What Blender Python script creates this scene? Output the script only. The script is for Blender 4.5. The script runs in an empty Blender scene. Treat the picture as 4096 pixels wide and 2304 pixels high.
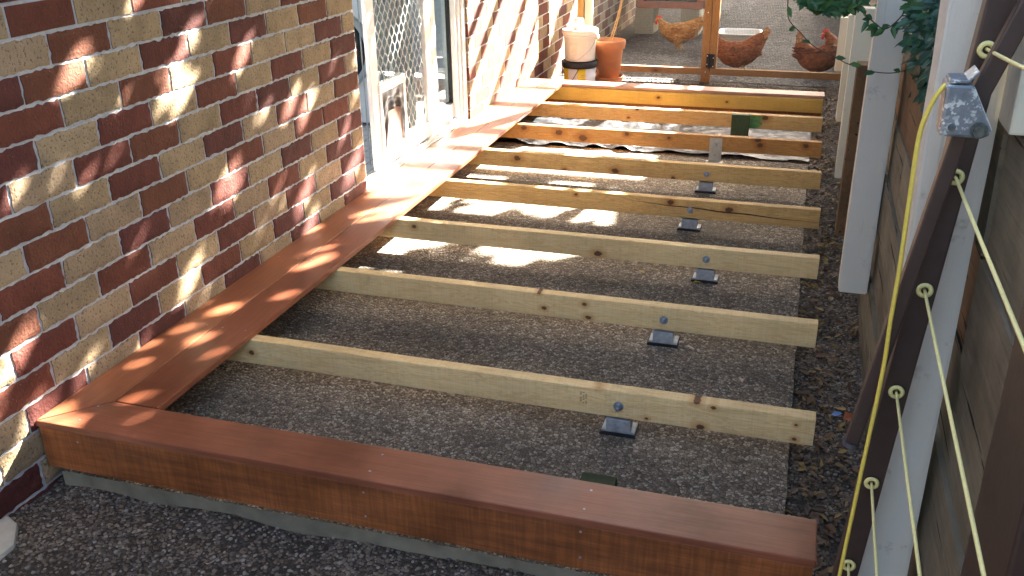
import bpy, bmesh, math, random
from mathutils import Vector, Matrix, noise
import colorsys
random.seed(7)
scene = bpy.context.scene
# ------------------------------------------------------------------ camera
cam_d = bpy.data.cameras.new('camera'); cam = bpy.data.objects.new('camera', cam_d)
scene.collection.objects.link(cam); scene.camera = cam
cam_d.sensor_width = 36; cam_d.lens = 32.669; cam_d.clip_start = .02; cam_d.clip_end = 400
R_ = ((0.95493930, 0.29640427, -0.01534400), (-0.10683439, 0.39150597, 0.91395267), (-0.27690674, 0.87113006, -0.40553061))
cam.matrix_world = Matrix(((R_[0][0], R_[1][0], -R_[2][0], 1.93593), (R_[0][1], R_[1][1], -R_[2][1], -2.16334),
                           (R_[0][2], R_[1][2], -R_[2][2], 1.30774), (0, 0, 0, 1)))
scene.render.resolution_x = 1024; scene.render.resolution_y = 576
# ------------------------------------------------------------------ light
SD = Vector((.45, 1.0, .70)).normalized()           # towards the sun
w = bpy.data.worlds.new('World'); scene.world = w; w.use_nodes = True
sky = w.node_tree.nodes.new('ShaderNodeTexSky'); sky.sky_type = 'NISHITA'; sky.sun_disc = False
sky.dust_density = 5; sky.ozone_density = .2; sky.air_density = 1.0; sky.sun_elevation = math.asin(SD.z); sky.sun_rotation = math.atan2(SD.x, SD.y)
w.node_tree.links.new(sky.outputs[0], w.node_tree.nodes['Background'].inputs[0])
w.node_tree.nodes['Background'].inputs[1].default_value = .05
ld = bpy.data.lights.new('sun', 'SUN'); ld.energy = 5.0; ld.angle = math.radians(.53); ld.color = (1, .95, .86)
sun = bpy.data.objects.new('sun', ld); scene.collection.objects.link(sun)
sun.rotation_euler = (-SD).to_track_quat('-Z', 'Y').to_euler()
vs = scene.view_settings; vs.view_transform = 'Standard'; vs.look = 'None'; vs.gamma = 1; vs.exposure = 4.55
C = scene.collection

# ------------------------------------------------------------------ helpers
def tagp(o, label=None, cat=None, group=None, kind=None):
    if label: o['label'] = label
    if cat: o['category'] = cat
    if group: o['group'] = group
    if kind: o['kind'] = kind
    return o
def empty(name, loc, label, cat, group=None, rz=0):
    o = bpy.data.objects.new(name, None); C.objects.link(o); o.location = loc; o.rotation_euler = (0, 0, rz)
    o.empty_display_size = .05
    return tagp(o, label, cat, group)
WL = {}
def mk(name, bm, mat, parent=None, local=False, smooth=False, bev=0):
    """bm is in world coordinates unless local"""
    if bev:
        bmesh.ops.bevel(bm, geom=list(bm.edges), offset=bev, segments=2, affect='EDGES', profile=.6)
    me = bpy.data.meshes.new(name)
    if parent is not None and not local:
        off = parent.location.copy(); p = parent.parent
        while p is not None: off = off + p.location; p = p.parent
        bmesh.ops.translate(bm, verts=bm.verts, vec=-off)
    bm.normal_update(); bm.to_mesh(me); bm.free()
    if smooth: me.polygons.foreach_set('use_smooth', [True]*len(me.polygons))
    me.materials.append(mat)
    o = bpy.data.objects.new(name, me); C.objects.link(o)
    if parent is not None: o.parent = parent
    return o
def box(bm, x0, x1, y0, y1, z0, z1):
    vs_ = [bm.verts.new((x, y, z)) for x in (x0, x1) for y in (y0, y1) for z in (z0, z1)]
    for f in ((0,1,3,2),(4,6,7,5),(0,4,5,1),(2,3,7,6),(0,2,6,4),(1,5,7,3)): bm.faces.new([vs_[i] for i in f])
    return bm
def B(x0, x1, y0, y1, z0, z1): return box(bmesh.new(), x0, x1, y0, y1, z0, z1)
def prism(bm, pts, d):
    """pts: list of Vector; d: extrusion vector"""
    a = [bm.verts.new(p) for p in pts]; b = [bm.verts.new(Vector(p)+Vector(d)) for p in pts]
    n = len(pts); bm.faces.new(a[::-1]); bm.faces.new(b)
    for i in range(n): bm.faces.new((a[i], a[(i+1) % n], b[(i+1) % n], b[i]))
    bmesh.ops.recalc_face_normals(bm, faces=bm.faces); return bm
def tube(bm, pts, r, n=8, cap=True):
    pts = [Vector(p) for p in pts]; rs = r if isinstance(r, (list, tuple)) else [r]*len(pts); prev = None; rings = []
    for i, p in enumerate(pts):
        t = (pts[min(i+1, len(pts)-1)]-pts[max(i-1, 0)]).normalized()
        if prev is None:
            a = Vector((0, 0, 1)) if abs(t.z) < .9 else Vector((1, 0, 0)); u = t.cross(a).normalized()
        else: u = (prev - t*prev.dot(t)).normalized()
        prev = u; v = t.cross(u)
        rings.append([bm.verts.new(p+(u*math.cos(2*math.pi*k/n)+v*math.sin(2*math.pi*k/n))*rs[i]) for k in range(n)])
    for a, b in zip(rings, rings[1:]):
        for k in range(n): bm.faces.new((a[k], a[(k+1) % n], b[(k+1) % n], b[k]))
    if cap: bm.faces.new(rings[0][::-1]); bm.faces.new(rings[-1])
    return bm
def lathe(bm, prof, c, n=32):
    rings = []
    for r, z in prof:
        rings.append([bm.verts.new((c[0]+r*math.cos(2*math.pi*k/n), c[1]+r*math.sin(2*math.pi*k/n), c[2]+z)) for k in range(n)])
    for a, b in zip(rings, rings[1:]):
        for k in range(n): bm.faces.new((a[k], a[(k+1) % n], b[(k+1) % n], b[k]))
    if prof[0][0] > 1e-4: bm.faces.new(rings[0][::-1])
    if prof[-1][0] > 1e-4: bm.faces.new(rings[-1])
    bmesh.ops.remove_doubles(bm, verts=bm.verts, dist=1e-6); bmesh.ops.recalc_face_normals(bm, faces=bm.faces)
    return bm
def sample(pts, n=6):
    P = [Vector(p) for p in pts]; out = []
    for i in range(len(P)-1):
        a = P[max(i-1, 0)]; b = P[i]; c = P[i+1]; d = P[min(i+2, len(P)-1)]
        for k in range(n):
            t = k/n; out.append(.5*((2*b)+(c-a)*t+(2*a-5*b+4*c-d)*t*t+(3*b-a-3*c+d)*t**3))
    return out+[P[-1]]
def leaf(bm, p, d, nrm, L, W, bend=.15):
    """a six point leaf, folded a little along its midrib"""
    d = d.normalized(); s = d.cross(nrm).normalized(); n2 = s.cross(d)
    b = bm.verts.new(p); t = bm.verts.new(p+d*L-n2*bend*L); m = bm.verts.new(p+d*L*.5-n2*bend*L*.2)
    l1 = bm.verts.new(p+d*L*.35+s*W*.5+n2*W*.15); r1 = bm.verts.new(p+d*L*.35-s*W*.5+n2*W*.15)
    l2 = bm.verts.new(p+d*L*.7+s*W*.36+n2*W*.1-n2*bend*L*.5); r2 = bm.verts.new(p+d*L*.7-s*W*.36+n2*W*.1-n2*bend*L*.5)
    for f in ((b, m, l1), (l1, m, l2), (l2, m, t), (b, r1, m), (r1, r2, m), (r2, t, m)): bm.faces.new(f)

# ------------------------------------------------------------------ materials
class N:
    def __init__(s, name):
        s.m = bpy.data.materials.new(name); s.m.use_nodes = True; s.t = s.m.node_tree; s.b = s.t.nodes['Principled BSDF']
    def n(s, kind, **kw):
        x = s.t.nodes.new('ShaderNode'+kind)
        for k, v in kw.items():
            if k in x.inputs.keys() if hasattr(x.inputs, 'keys') else False:
                s.l(v, x.inputs[k])
            else: setattr(x, k, v)
        return x
    def l(s, v, i):
        if isinstance(v, bpy.types.NodeSocket): s.t.links.new(v, i)
        elif isinstance(v, (tuple, list)) and len(v) == 3 and i.type == 'RGBA': i.default_value = (*v, 1)
        else: i.default_value = v
    def co(s, scale=(1, 1, 1), loc=(0, 0, 0), rand=False):
        tc = s.n('TexCoord'); mp = s.n('Mapping'); s.l(tc.outputs['Object'], mp.inputs[0]); mp.inputs['Scale'].default_value = scale
        if rand:
            oi = s.n('ObjectInfo'); vm = s.n('VectorMath', operation='SCALE'); vm.inputs[0].default_value = (7.3, 3.1, 5.7)
            s.l(oi.outputs['Random'], vm.inputs['Scale']); s.l(vm.outputs[0], mp.inputs['Location'])
        else: mp.inputs['Location'].default_value = loc
        return mp.outputs[0]
    def noise(s, co, sc, det=4, rough=.55, dist=0):
        x = s.n('TexNoise'); s.l(co, x.inputs['Vector']); x.inputs['Scale'].default_value = sc
        x.inputs['Detail'].default_value = det; x.inputs['Roughness'].default_value = rough; x.inputs['Distortion'].default_value = dist
        return x.outputs['Fac']
    def vor(s, co, sc, feature='F1', rnd=1, out='Distance'):
        x = s.n('TexVoronoi', feature=feature); s.l(co, x.inputs['Vector']); x.inputs['Scale'].default_value = sc
        if 'Randomness' in x.inputs: x.inputs['Randomness'].default_value = rnd
        return x.outputs[out]
    def ramp(s, f, stops):
        x = s.n('ValToRGB'); s.l(f, x.inputs[0]); e = x.color_ramp.elements
        while len(e) < len(stops): e.new(.5)
        for q, (p, c) in zip(e, stops): q.position = p; q.color = (*c, 1) if isinstance(c, tuple) else (c, c, c, 1)
        return x.outputs[0]
    def mix(s, f, a, b, mode='MIX'):
        x = s.n('MixRGB', blend_type=mode); s.l(f, x.inputs[0]); s.l(a, x.inputs[1]); s.l(b, x.inputs[2]); return x.outputs[0]
    def math(s, op, a, b=0.0, c=None):
        x = s.n('Math', operation=op); s.l(a, x.inputs[0]); s.l(b, x.inputs[1])
        if c is not None: s.l(c, x.inputs[2])
        return x.outputs[0]
    def bump(s, h, dist=.002, st=1):
        x = s.n('Bump'); s.l(h, x.inputs['Height']); x.inputs['Distance'].default_value = dist; x.inputs['Strength'].default_value = st
        s.l(x.outputs[0], s.b.inputs['Normal']); return x
    def out(s, col=None, rough=.6, spec=.5, metal=0):
        if col is not None: s.l(col, s.b.inputs['Base Color'])
        s.l(rough, s.b.inputs['Roughness']); s.l(spec, s.b.inputs['Specular IOR Level']); s.l(metal, s.b.inputs['Metallic']); return s.m
def plain(name, col, rough=.5, spec=.5, metal=0, var=.15, nsc=30, bump=.0005):
    k = N(name); c = k.co(); f = k.noise(c, nsc, 5)
    g = k.ramp(f, [(.3, tuple(x*(1-var) for x in col)), (.7, tuple(min(1, x*(1+var)) for x in col))])
    k.bump(f, bump); return k.out(g, rough, spec, metal)

def m_brick():
    k = N('brick_clay'); a = k.n('Attribute', attribute_name='Col'); c = k.co()
    v = k.noise(c, 11, 5, .6); col = k.mix(1, a.outputs['Color'], k.ramp(v, [(.25, .68), (.75, 1.22)]), 'MULTIPLY')
    sp = k.noise(c, 120, 2, .5); spm = k.ramp(sp, [(.35, 1.0), (.40, 0.0)])
    col = k.mix(k.math('MULTIPLY', spm, .7), col, (.05, .035, .03))
    pit = k.vor(c, 34); pm = k.ramp(pit, [(.05, 1.0), (.10, 0.0)])
    col = k.mix(k.math('MULTIPLY', pm, .5), col, (.04, .03, .03))
    wh = k.vor(k.co(loc=(3, 1, 2)), 60); wm = k.ramp(wh, [(.05, 1.0), (.08, 0.0)]); col = k.mix(k.math('MULTIPLY', wm, .35), col, (.6, .52, .45))
    h = k.math('ADD', k.math('MULTIPLY', sp, .6), k.math('MULTIPLY', k.noise(c, 60, 3), .6))
    h = k.math('SUBTRACT', h, k.math('MULTIPLY', pm, .6)); k.bump(h, .0028, .9)
    return k.out(col, .85, .25)
def m_mortar():
    k = N('mortar'); c = k.co(); v = k.noise(c, 40, 6, .6)
    col = k.ramp(v, [(.3, (.36, .36, .37)), (.7, (.52, .515, .52))]); k.bump(k.noise(c, 120, 5, .7), .004); return k.out(col, .95, .15)
def m_pine(name, c1, c2, knot=.5, ax='x', knots=()):
    k = N(name); s = {'x': (1, 1, 1), 'z': (1, 1, 1)}
    st = (1.2, 14, 14) if ax == 'x' else ((14, 1.2, 14) if ax == 'y' else (14, 14, 1.2))
    co = k.co(st, rand=True)
    hm = dm_ = None
    if knots:
        base = k.co(); wob = k.noise(k.co((1, 1, 1)), 90, 2)
        for (kx, kz, kr) in knots:
            sb = k.n('VectorMath', operation='SUBTRACT'); k.l(base, sb.inputs[0]); sb.inputs[1].default_value = (kx-1.0, 0, kz+.22)
            ml = k.n('VectorMath', operation='MULTIPLY'); k.l(sb.outputs[0], ml.inputs[0]); ml.inputs[1].default_value = (.75/kr, 0, 1/kr)
            ln = k.n('VectorMath', operation='LENGTH'); k.l(ml.outputs[0], ln.inputs[0]); d_ = ln.outputs['Value']
            dm_ = d_ if dm_ is None else k.math('MINIMUM', dm_, d_)
        dm_ = k.math('ADD', dm_, k.math('MULTIPLY', k.math('SUBTRACT', wob, .5), 1.1))
    g = k.noise(co, 3.2, 5, .6, 1.2)
    if dm_ is not None: g = k.math('ADD', g, k.math('MULTIPLY', k.ramp(dm_, [(.0, 1.0), (1, 0.0)]), .0))
    if dm_ is not None: g = k.math('ADD', g, k.math('DIVIDE', .16, k.math('ADD', 1.0, k.math('MULTIPLY', dm_, .8))))
    wv = k.math('FRACT', k.math('MULTIPLY', g, 7.0))
    ring = k.ramp(wv, [(0, 0.0), (.55, .35), (.85, 1.0), (1, 0.0)])
    col = k.mix(ring, c1, c2)
    big = k.noise(k.co(rand=True), 3, 3); col = k.mix(1, col, k.ramp(big, [(.3, .88), (.7, 1.1)]), 'MULTIPLY')
    kc = k.co((6.5, 6.5, 14) if ax == 'x' else (9, 9, 6), rand=True)
    vd = k.vor(kc, 1.0); sel = k.vor(kc, 1.0, out='Color'); sx = k.n('SeparateColor'); k.l(sel, sx.inputs[0])
    on = k.math('LESS_THAN', sx.outputs[0], knot)
    kn = k.math('MULTIPLY', k.ramp(vd, [(.11, 1.0), (.17, 0.0)]), on); halo = k.math('MULTIPLY', k.ramp(vd, [(.13, .7), (.45, 0.0)]), on)
    col = k.mix(halo, col, (c2[0]*.75, c2[1]*.55, c2[2]*.45)); col = k.mix(kn, col, (.10, .045, .02))
    if dm_ is not None:
        col = k.mix(k.ramp(k.math('MULTIPLY', dm_, .25), [(.2, .75), (.75, 0.0)]), col, (c2[0]*.72, c2[1]*.5, c2[2]*.35))
        col = k.mix(k.ramp(k.math('MULTIPLY', dm_, .5), [(.42, .92), (.58, 0.0)]), col, (.095, .042, .018))
    dirt = k.noise(k.co((1, 1, 1), rand=True), 14, 5, .7); col = k.mix(k.ramp(dirt, [(.60, 0.0), (.78, .35)]), col, (.20, .15, .09))
    saw = k.noise(k.co((300, 8, 6), rand=True), 1, 2); col = k.mix(1, col, k.ramp(saw, [(.3, .93), (.6, 1.03)]), 'MULTIPLY')
    k.bump(k.math('ADD', ring, k.noise(k.co((6, 90, 90)), 3, 3)), .0007); return k.out(col, .65, .3)
def m_merbau(name, c1, c2, rough=.42, ax='x', streak=0):
    k = N(name); st = (1.0, 22, 22) if ax == 'x' else (22, 1.0, 22)
    co = k.co(st, rand=True); g = k.noise(co, 3, 6, .65, .6); f = k.noise(k.co((1, 1, 1)), 5, 4)
    col = k.mix(g, c1, c2); col = k.mix(1, col, k.ramp(f, [(.3, .68), (.72, 1.3)]), 'MULTIPLY')
    fine = k.noise(k.co((4, 160, 160) if ax == 'x' else (160, 4, 160), rand=True), 2, 3); col = k.mix(1, col, k.ramp(fine, [(.35, .82), (.6, 1.06)]), 'MULTIPLY')
    if streak:
        sv = k.noise(k.co((60, 4, 3)), 2, 4, .6); col = k.mix(streak, col, k.mix(1, col, k.ramp(sv, [(.42, .45), (.6, 1.2)]), 'MULTIPLY'))
        lb = k.noise(k.co((1.2, 1, 9)), 5, 4); col = k.mix(1, col, k.ramp(lb, [(.35, .7), (.6, 1.1)]), 'MULTIPLY')
    k.bump(fine, .0003); return k.out(col, k.ramp(f, [(.3, rough-.08), (.7, rough+.12)]), .5)
def m_aggr(name, cols, sc, gap, stain, bd=.004, dark=None):
    k = N(name); c = k.co(); w_ = k.n('VectorMath', operation='ADD'); nz = k.n('TexNoise'); k.l(c, nz.inputs['Vector']); nz.inputs['Scale'].default_value = 40
    sm = k.n('VectorMath', operation='SCALE'); k.l(nz.outputs['Color'], sm.inputs[0]); sm.inputs['Scale'].default_value = .008
    k.l(c, w_.inputs[0]); k.l(sm.outputs[0], w_.inputs[1]); cc = w_.outputs[0]
    cl = k.vor(cc, sc, out='Color'); sx = k.n('SeparateColor'); k.l(cl, sx.inputs[0])
    st = [(i/len(cols), q) for i, q in enumerate(cols)]
    r = k.ramp(sx.outputs[0], st); d = k.vor(cc, sc)
    e = k.vor(cc, sc, 'DISTANCE_TO_EDGE'); em = k.ramp(e, [(.03, 1.0), (.12, 0.0)])
    col = k.mix(em, r, gap); cl2 = k.vor(k.co(loc=(5, 5, 5)), sc*2.2, out='Color'); s2 = k.n('SeparateColor'); k.l(cl2, s2.inputs[0])
    col = k.mix(.35, col, k.mix(1, col, k.ramp(s2.outputs[1], [(.0, .3), (1, 2.1)]), 'MULTIPLY'))
    f = k.noise(c, 1.6, 5, .6); col = k.mix(1, col, k.ramp(f, stain), 'MULTIPLY')
    if dark:
        g = k.noise(k.co(loc=(2, 4, 0)), 2.3, 4, .6); col = k.mix(k.ramp(g, [(.50, 0.0), (.60, .8)]), col, dark)
    h = k.math('SUBTRACT', 1.0, k.math('MULTIPLY', d, 1.2)); k.bump(h, bd, 1); return k.out(col, .8, .3)
def m_paint(name, col, var=.06):
    k = N(name); c = k.co(rand=True); f = k.noise(c, 6, 5); g = k.ramp(f, [(.3, tuple(x*(1-var) for x in col)), (.7, col)])
    cr = k.noise(k.co((60, 60, 2.5), rand=True), 1, 3); crm = k.ramp(cr, [(.30, 1.0), (.325, 0.0)]); g = k.mix(k.math('MULTIPLY', crm, .25), g, (.2, .17, .13))
    dirt = k.noise(c, 23, 5, .7); dm = k.ramp(dirt, [(.62, 0.0), (.74, .5)]); g = k.mix(dm, g, (.16, .13, .1))
    k.bump(k.noise(k.co((30, 30, 6)), 8, 4), .0008); return k.out(g, .6, .3)
def m_sleeper(name, a, b):
    k = N(name); co = k.co((16, 1.2, 16), rand=True); g = k.noise(co, 3, 6, .65, .8); col = k.mix(g, a, b)
    f = k.noise(k.co(rand=True), 4, 5, .6); col = k.mix(1, col, k.ramp(f, [(.3, .55), (.7, 1.25)]), 'MULTIPLY')
    cr = k.noise(k.co((50, 1.6, 50), rand=True), 1.4, 4); cm = k.ramp(cr, [(.33, 1.0), (.37, 0.0)]); col = k.mix(cm, col, (.015, .012, .01))
    k.bump(k.math('SUBTRACT', g, cm), .004); return k.out(col, .85, .2)
def m_leaf(name, cols, rough=.45, trans=.3):
    k = N(name); gi = k.n('NewGeometry'); r = k.ramp(gi.outputs['Random Per Island'], [(i/len(cols), q) for i, q in enumerate(cols)])
    m = k.out(r, rough, .5)
    if trans:
        tr = k.n('BsdfTranslucent'); k.l(r, tr.inputs[0]); mx = k.n('MixShader'); mx.inputs[0].default_value = trans
        o = k.t.nodes['Material Output']; k.t.links.new(k.b.outputs[0], mx.inputs[1]); k.t.links.new(tr.outputs[0], mx.inputs[2]); k.t.links.new(mx.outputs[0], o.inputs[0])
    return m
def m_glass():
    k = N('window_glass'); k.out((.5, .5, .5), .1, .5); a = k.n('BsdfTransparent'); a.inputs[0].default_value = (.82, .88, .86, 1)
    g = k.n('BsdfGlossy'); g.inputs['Roughness'].default_value = .03; mx = k.n('MixShader'); mx.inputs[0].default_value = .16
    k.t.links.new(a.outputs[0], mx.inputs[1]); k.t.links.new(g.outputs[0], mx.inputs[2]); k.t.links.new(mx.outputs[0], k.t.nodes['Material Output'].inputs[0]); return k.m
def m_galv():
    k = N('galvanized_steel'); c = k.co(); v = k.vor(c, 260, out='Color'); sx = k.n('SeparateColor'); k.l(v, sx.inputs[0])
    g_ = k.noise(c, 45, 4, .7); sp_ = k.math('MULTIPLY', k.ramp(sx.outputs[0], [(.62, 0.0), (.72, 1.0)]), k.ramp(g_, [(.48, 0.0), (.58, 1.0)]))
    col = k.mix(sp_, k.ramp(g_, [(.3, (.13, .16, .20)), (.7, (.20, .235, .28))]), (.50, .56, .58))
    k.bump(k.noise(c, 120, 3), .0004); return k.out(col, .42, .5, .55)
def m_feather(name, a, b, c_):
    k = N(name); c = k.co((1, 1, 1)); v = k.vor(k.co((34, 40, 60)), 1); f = k.noise(k.co((9, 30, 14)), 3, 4)
    col = k.ramp(f, [(.3, a), (.55, b), (.8, c_)]); col = k.mix(1, col, k.ramp(v, [(.1, 1.15), (.7, .7)]), 'MULTIPLY')
    k.bump(k.math('ADD', v, f), .005); return k.out(col, .8, .2)

BR = m_brick(); MO = m_mortar()
PALE = ((.82, .62, .32), (.70, .46, .20)); WARM_GLOW = ((.66, .43, .17), (.48, .27, .085)); ORNG_GLOW = ((.52, .26, .08), (.36, .155, .04)); YEL_GLOW = ((.64, .40, .10), (.57, .33, .07))  # warm, orange and yellow tints put bounced sun glow into the far joists' colour
P_PALE = m_pine('pine_pale', *PALE, .34); P_WARM = m_pine('pine_warm_glow', *WARM_GLOW, .30); P_ORNG = m_pine('pine_orange_glow', *ORNG_GLOW, .5); P_YEL = m_pine('pine_yellow_glow', *YEL_GLOW, .25)
MB_TOP = m_merbau('hardwood_board', (.20, .062, .032), (.31, .105, .052), .36)
MB_TOPY = m_merbau('hardwood_board_long', (.225, .072, .03), (.34, .118, .05), .45, 'y')
MB_FAS = m_merbau('hardwood_fascia', (.22, .064, .018), (.34, .112, .032), .5, 'x', .38)
SLAB = m_aggr('exposed_aggregate', [(.095, .074, .054), (.225, .178, .125), (.145, .115, .085), (.32, .255, .185), (.19, .15, .115), (.40, .345, .27)], 90, (.085, .072, .058), [(.3, .6), (.7, 1.2)], .004)
CONC = plain('bare_concrete', (.19, .17, .125), .9, .2, var=.25, nsc=14, bump=.003)
GRND = m_aggr('gravel_soil', [(.055, .042, .031), (.115, .088, .065), (.15, .115, .083), (.085, .066, .05), (.185, .147, .11), (.24, .20, .16)], 75, (.035, .03, .027), [(.3, .6), (.7, 1.2)], .007, (.035, .03, .025))
WHITE = m_paint('white_paint', (.60, .585, .52)); CREAM = m_paint('cream_paint', (.62, .58, .46))
SLP = m_sleeper('sleeper_dark', (.095, .082, .06), (.30, .25, .175)); SLPL = m_sleeper('sleeper_brown', (.12, .068, .035), (.22, .13, .066)); SLPG = m_sleeper('sleeper_grey', (.11, .10, .075), (.32, .28, .20))
BRN = plain('brown_powdercoat', (.045, .028, .024), .45, .4, var=.12, nsc=50); GALV = m_galv()
ALU = plain('painted_aluminium', (.62, .60, .56), .4, .5, var=.04); ALUW = plain('white_aluminium', (.74, .73, .69), .4, .5, var=.05)
BLK = plain('black_rubber', (.02, .02, .022), .6, .3, var=.3); STEEL = plain('zinc_bolt', (.34, .37, .42), .38, .5, .7, var=.2, nsc=90)
CORD = plain('cream_cord', (.70, .64, .28), .5, .4, var=.06, nsc=200); ROPE = plain('yellow_cord', (.70, .56, .10), .5, .4, var=.08, nsc=200)
OLDPINE = m_pine('stained_pine', (.36, .19, .07), (.24, .115, .04), .3, 'z'); OLDPINEX = m_pine('stained_pine_rail', (.33, .185, .08), (.22, .11, .045), .2, 'x')

# ------------------------------------------------------------------ the setting: ground and slab
def gz(x, y):
    def ss(a, b, t): t = min(1, max(0, (t-a)/(b-a))); return t*t*(3-2*t)
    z = -.263 + .011*ss(-.5, .1, y) + .045*ss(3.9, 4.7, y) - .03*ss(5.4, 6.5, y)
    if y < -.3: z += .018*noise.noise(Vector((x*4.5, y*5, 6)))
    return z + .012*noise.noise(Vector((x*1.7, y*1.7, 0))) + .004*noise.noise(Vector((x*9, y*9, 3)))
bm = bmesh.new()
xs = [-60, -20, -6, -2, -.5] + [i*.05 for i in range(0, 90)] + [6, 12, 30, 60]; ys = [-60, -20, -6, -2.5] + [-1.5+i*.06 for i in range(0, 240)] + [16, 30, 60, 120]
gv = [[bm.verts.new((x, y, gz(x, y) if (-1 < x < 5 and -2 < y < 13) else -.26)) for y in ys] for x in xs]
for i in range(len(xs)-1):
    for j in range(len(ys)-1): bm.faces.new((gv[i][j], gv[i+1][j], gv[i+1][j+1], gv[i][j+1]))
mk('ground', bm, GRND, smooth=True)['kind'] = 'structure'
bm = bmesh.new(); cx_ = [-.004+i*.07 for i in range(75)]; cy_ = [5.32+i*.07 for i in range(110)]
cg = [[bm.verts.new((x, y, gz(x, y)+.006)) for y in cy_] for x in cx_]
for i in range(len(cx_)-1):
    for j in range(len(cy_)-1): bm.faces.new((cg[i][j], cg[i+1][j], cg[i+1][j+1], cg[i][j+1]))
mk('soil', bm, m_aggr('coop_shaded_soil', [(.022, .021, .022), (.042, .039, .039), (.06, .055, .052), (.032, .031, .032), (.08, .073, .068), (.13, .12, .11)], 42, (.022, .021, .021), [(.3, .55), (.7, 1.25)], .012), smooth=True)['kind'] = 'structure'  # added sheet: the coop's shade put into a darker soil colour
# slab: bumpy edged block with bare concrete sides
bm = bmesh.new(); per = []
def edge(a, b, n, amp):
    for i in range(n):
        t = i/n; p = Vector(a).lerp(Vector(b), t); q = noise.noise(Vector((p.x*14, p.y*14, 2)))*amp; per.append((p, q))
edge((.035, -.44, 0), (2.008, -.44, 0), 60, .006); edge((2.008, -.44, 0), (2.004, 3.3, 0), 90, .006); edge((2.004, 3.3, 0), (.03, 3.26, 0), 50, .03); edge((.03, 3.26, 0), (.035, -.44, 0), 20, .0)
pts = [(p.x + (q if abs(p.x-2.006) < .01 else 0), p.y + (q if abs(p.x-2.006) >= .01 else 0)) for p, q in per]
prism(bm, [Vector((x, y, -.34)) for x, y in pts], (0, 0, .118))
slab = mk('path', bm, SLAB); slab.data.materials.append(CONC); slab['kind'] = 'structure'
for f in slab.data.polygons:
    if abs(f.normal.z) < .5: f.material_index = 1

# pebbles as real stones in front of the deck, in the strip on the right and behind the deck
def icos(bm, p, r, rot, sq):
    t = (1+5**.5)/2; V = [(-1,t,0),(1,t,0),(-1,-t,0),(1,-t,0),(0,-1,t),(0,1,t),(0,-1,-t),(0,1,-t),(t,0,-1),(t,0,1),(-t,0,-1),(-t,0,1)]
    F = [(0,11,5),(0,5,1),(0,1,7),(0,7,10),(0,10,11),(1,5,9),(5,11,4),(11,10,2),(10,7,6),(7,1,8),(3,9,4),(3,4,2),(3,2,6),(3,6,8),(3,8,9),(4,9,5),(2,4,11),(6,2,10),(8,6,7),(9,8,1)]
    M = Matrix.Rotation(rot, 3, 'Z'); vv = [bm.verts.new(Vector(p)+M @ Vector((v[0]*r*sq[0], v[1]*r*sq[1], v[2]*r*sq[2]))/1.9) for v in V]
    for f in F: bm.faces.new([vv[i] for i in f])
PEB = m_leaf('pebble_stone', [(.12, .086, .058), (.19, .14, .095), (.13, .10, .073), (.20, .15, .105), (.10, .08, .065), (.14, .11, .085), (.27, .23, .19)], .8, 0)
bm = bmesh.new()
for i in range(11500):
    a = random.random()
    if a < .55: x, y = random.uniform(-.0, 2.3), random.uniform(-1.0, -.44)
    elif a < .83: x, y = random.uniform(2.01, 2.24), random.uniform(-.5, 3.5)
    else: x, y = random.uniform(.1, 2.2), random.uniform(4.45, 5.9)
    r = random.choice((.003, .004, .004, .005, .006)) * (1 if a < .83 else 1.5)
    icos(bm, (x, y, gz(x, y)+r*.25), r, random.random()*6, (random.uniform(.8, 1.3), random.uniform(.8, 1.2), random.uniform(.5, .8)))
tagp(mk('gravel', bm, PEB), 'loose brown and grey pebbles lying on the soil', 'gravel', kind='stuff')
# leaf litter
LIT = m_leaf('dry_leaf', [(.10, .05, .028), (.16, .08, .04), (.12, .085, .06), (.20, .125, .07), (.08, .045, .03), (.19, .155, .13), (.13, .07, .035), (.30, .20, .06)], .6, .1)
bm = bmesh.new()
for i in range(1500):
    x = 2.02+abs(random.gauss(0, .10)); y = random.uniform(-.4, 5.2)
    if x > 2.24 or random.random() < .25: x = random.uniform(2.03, 2.23)
    a = random.random()*6.28; L = random.uniform(.018, .045)
    leaf(bm, Vector((x, y, gz(x, y)+.004+random.random()*.012)), Vector((math.cos(a), math.sin(a), random.uniform(-.1, .35))), Vector((random.uniform(-.6, .6), random.uniform(-.6, .6), 1)).normalized(), L, L*random.uniform(.35, .6), random.uniform(-.3, .3))
for i in range(260):
    x, y = random.uniform(.2, 2.2), random.uniform(4.5, 10); a = random.random()*6.28; L = random.uniform(.02, .04)
    leaf(bm, Vector((x, y, gz(x, y)+.006)), Vector((math.cos(a), math.sin(a), .1)), Vector((random.uniform(-.4, .4), random.uniform(-.4, .4), 1)).normalized(), L, L*.45)
tagp(mk('leaf_litter', bm, LIT), 'dry brown fallen leaves littering the soil', 'leaf litter', kind='stuff')

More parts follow.
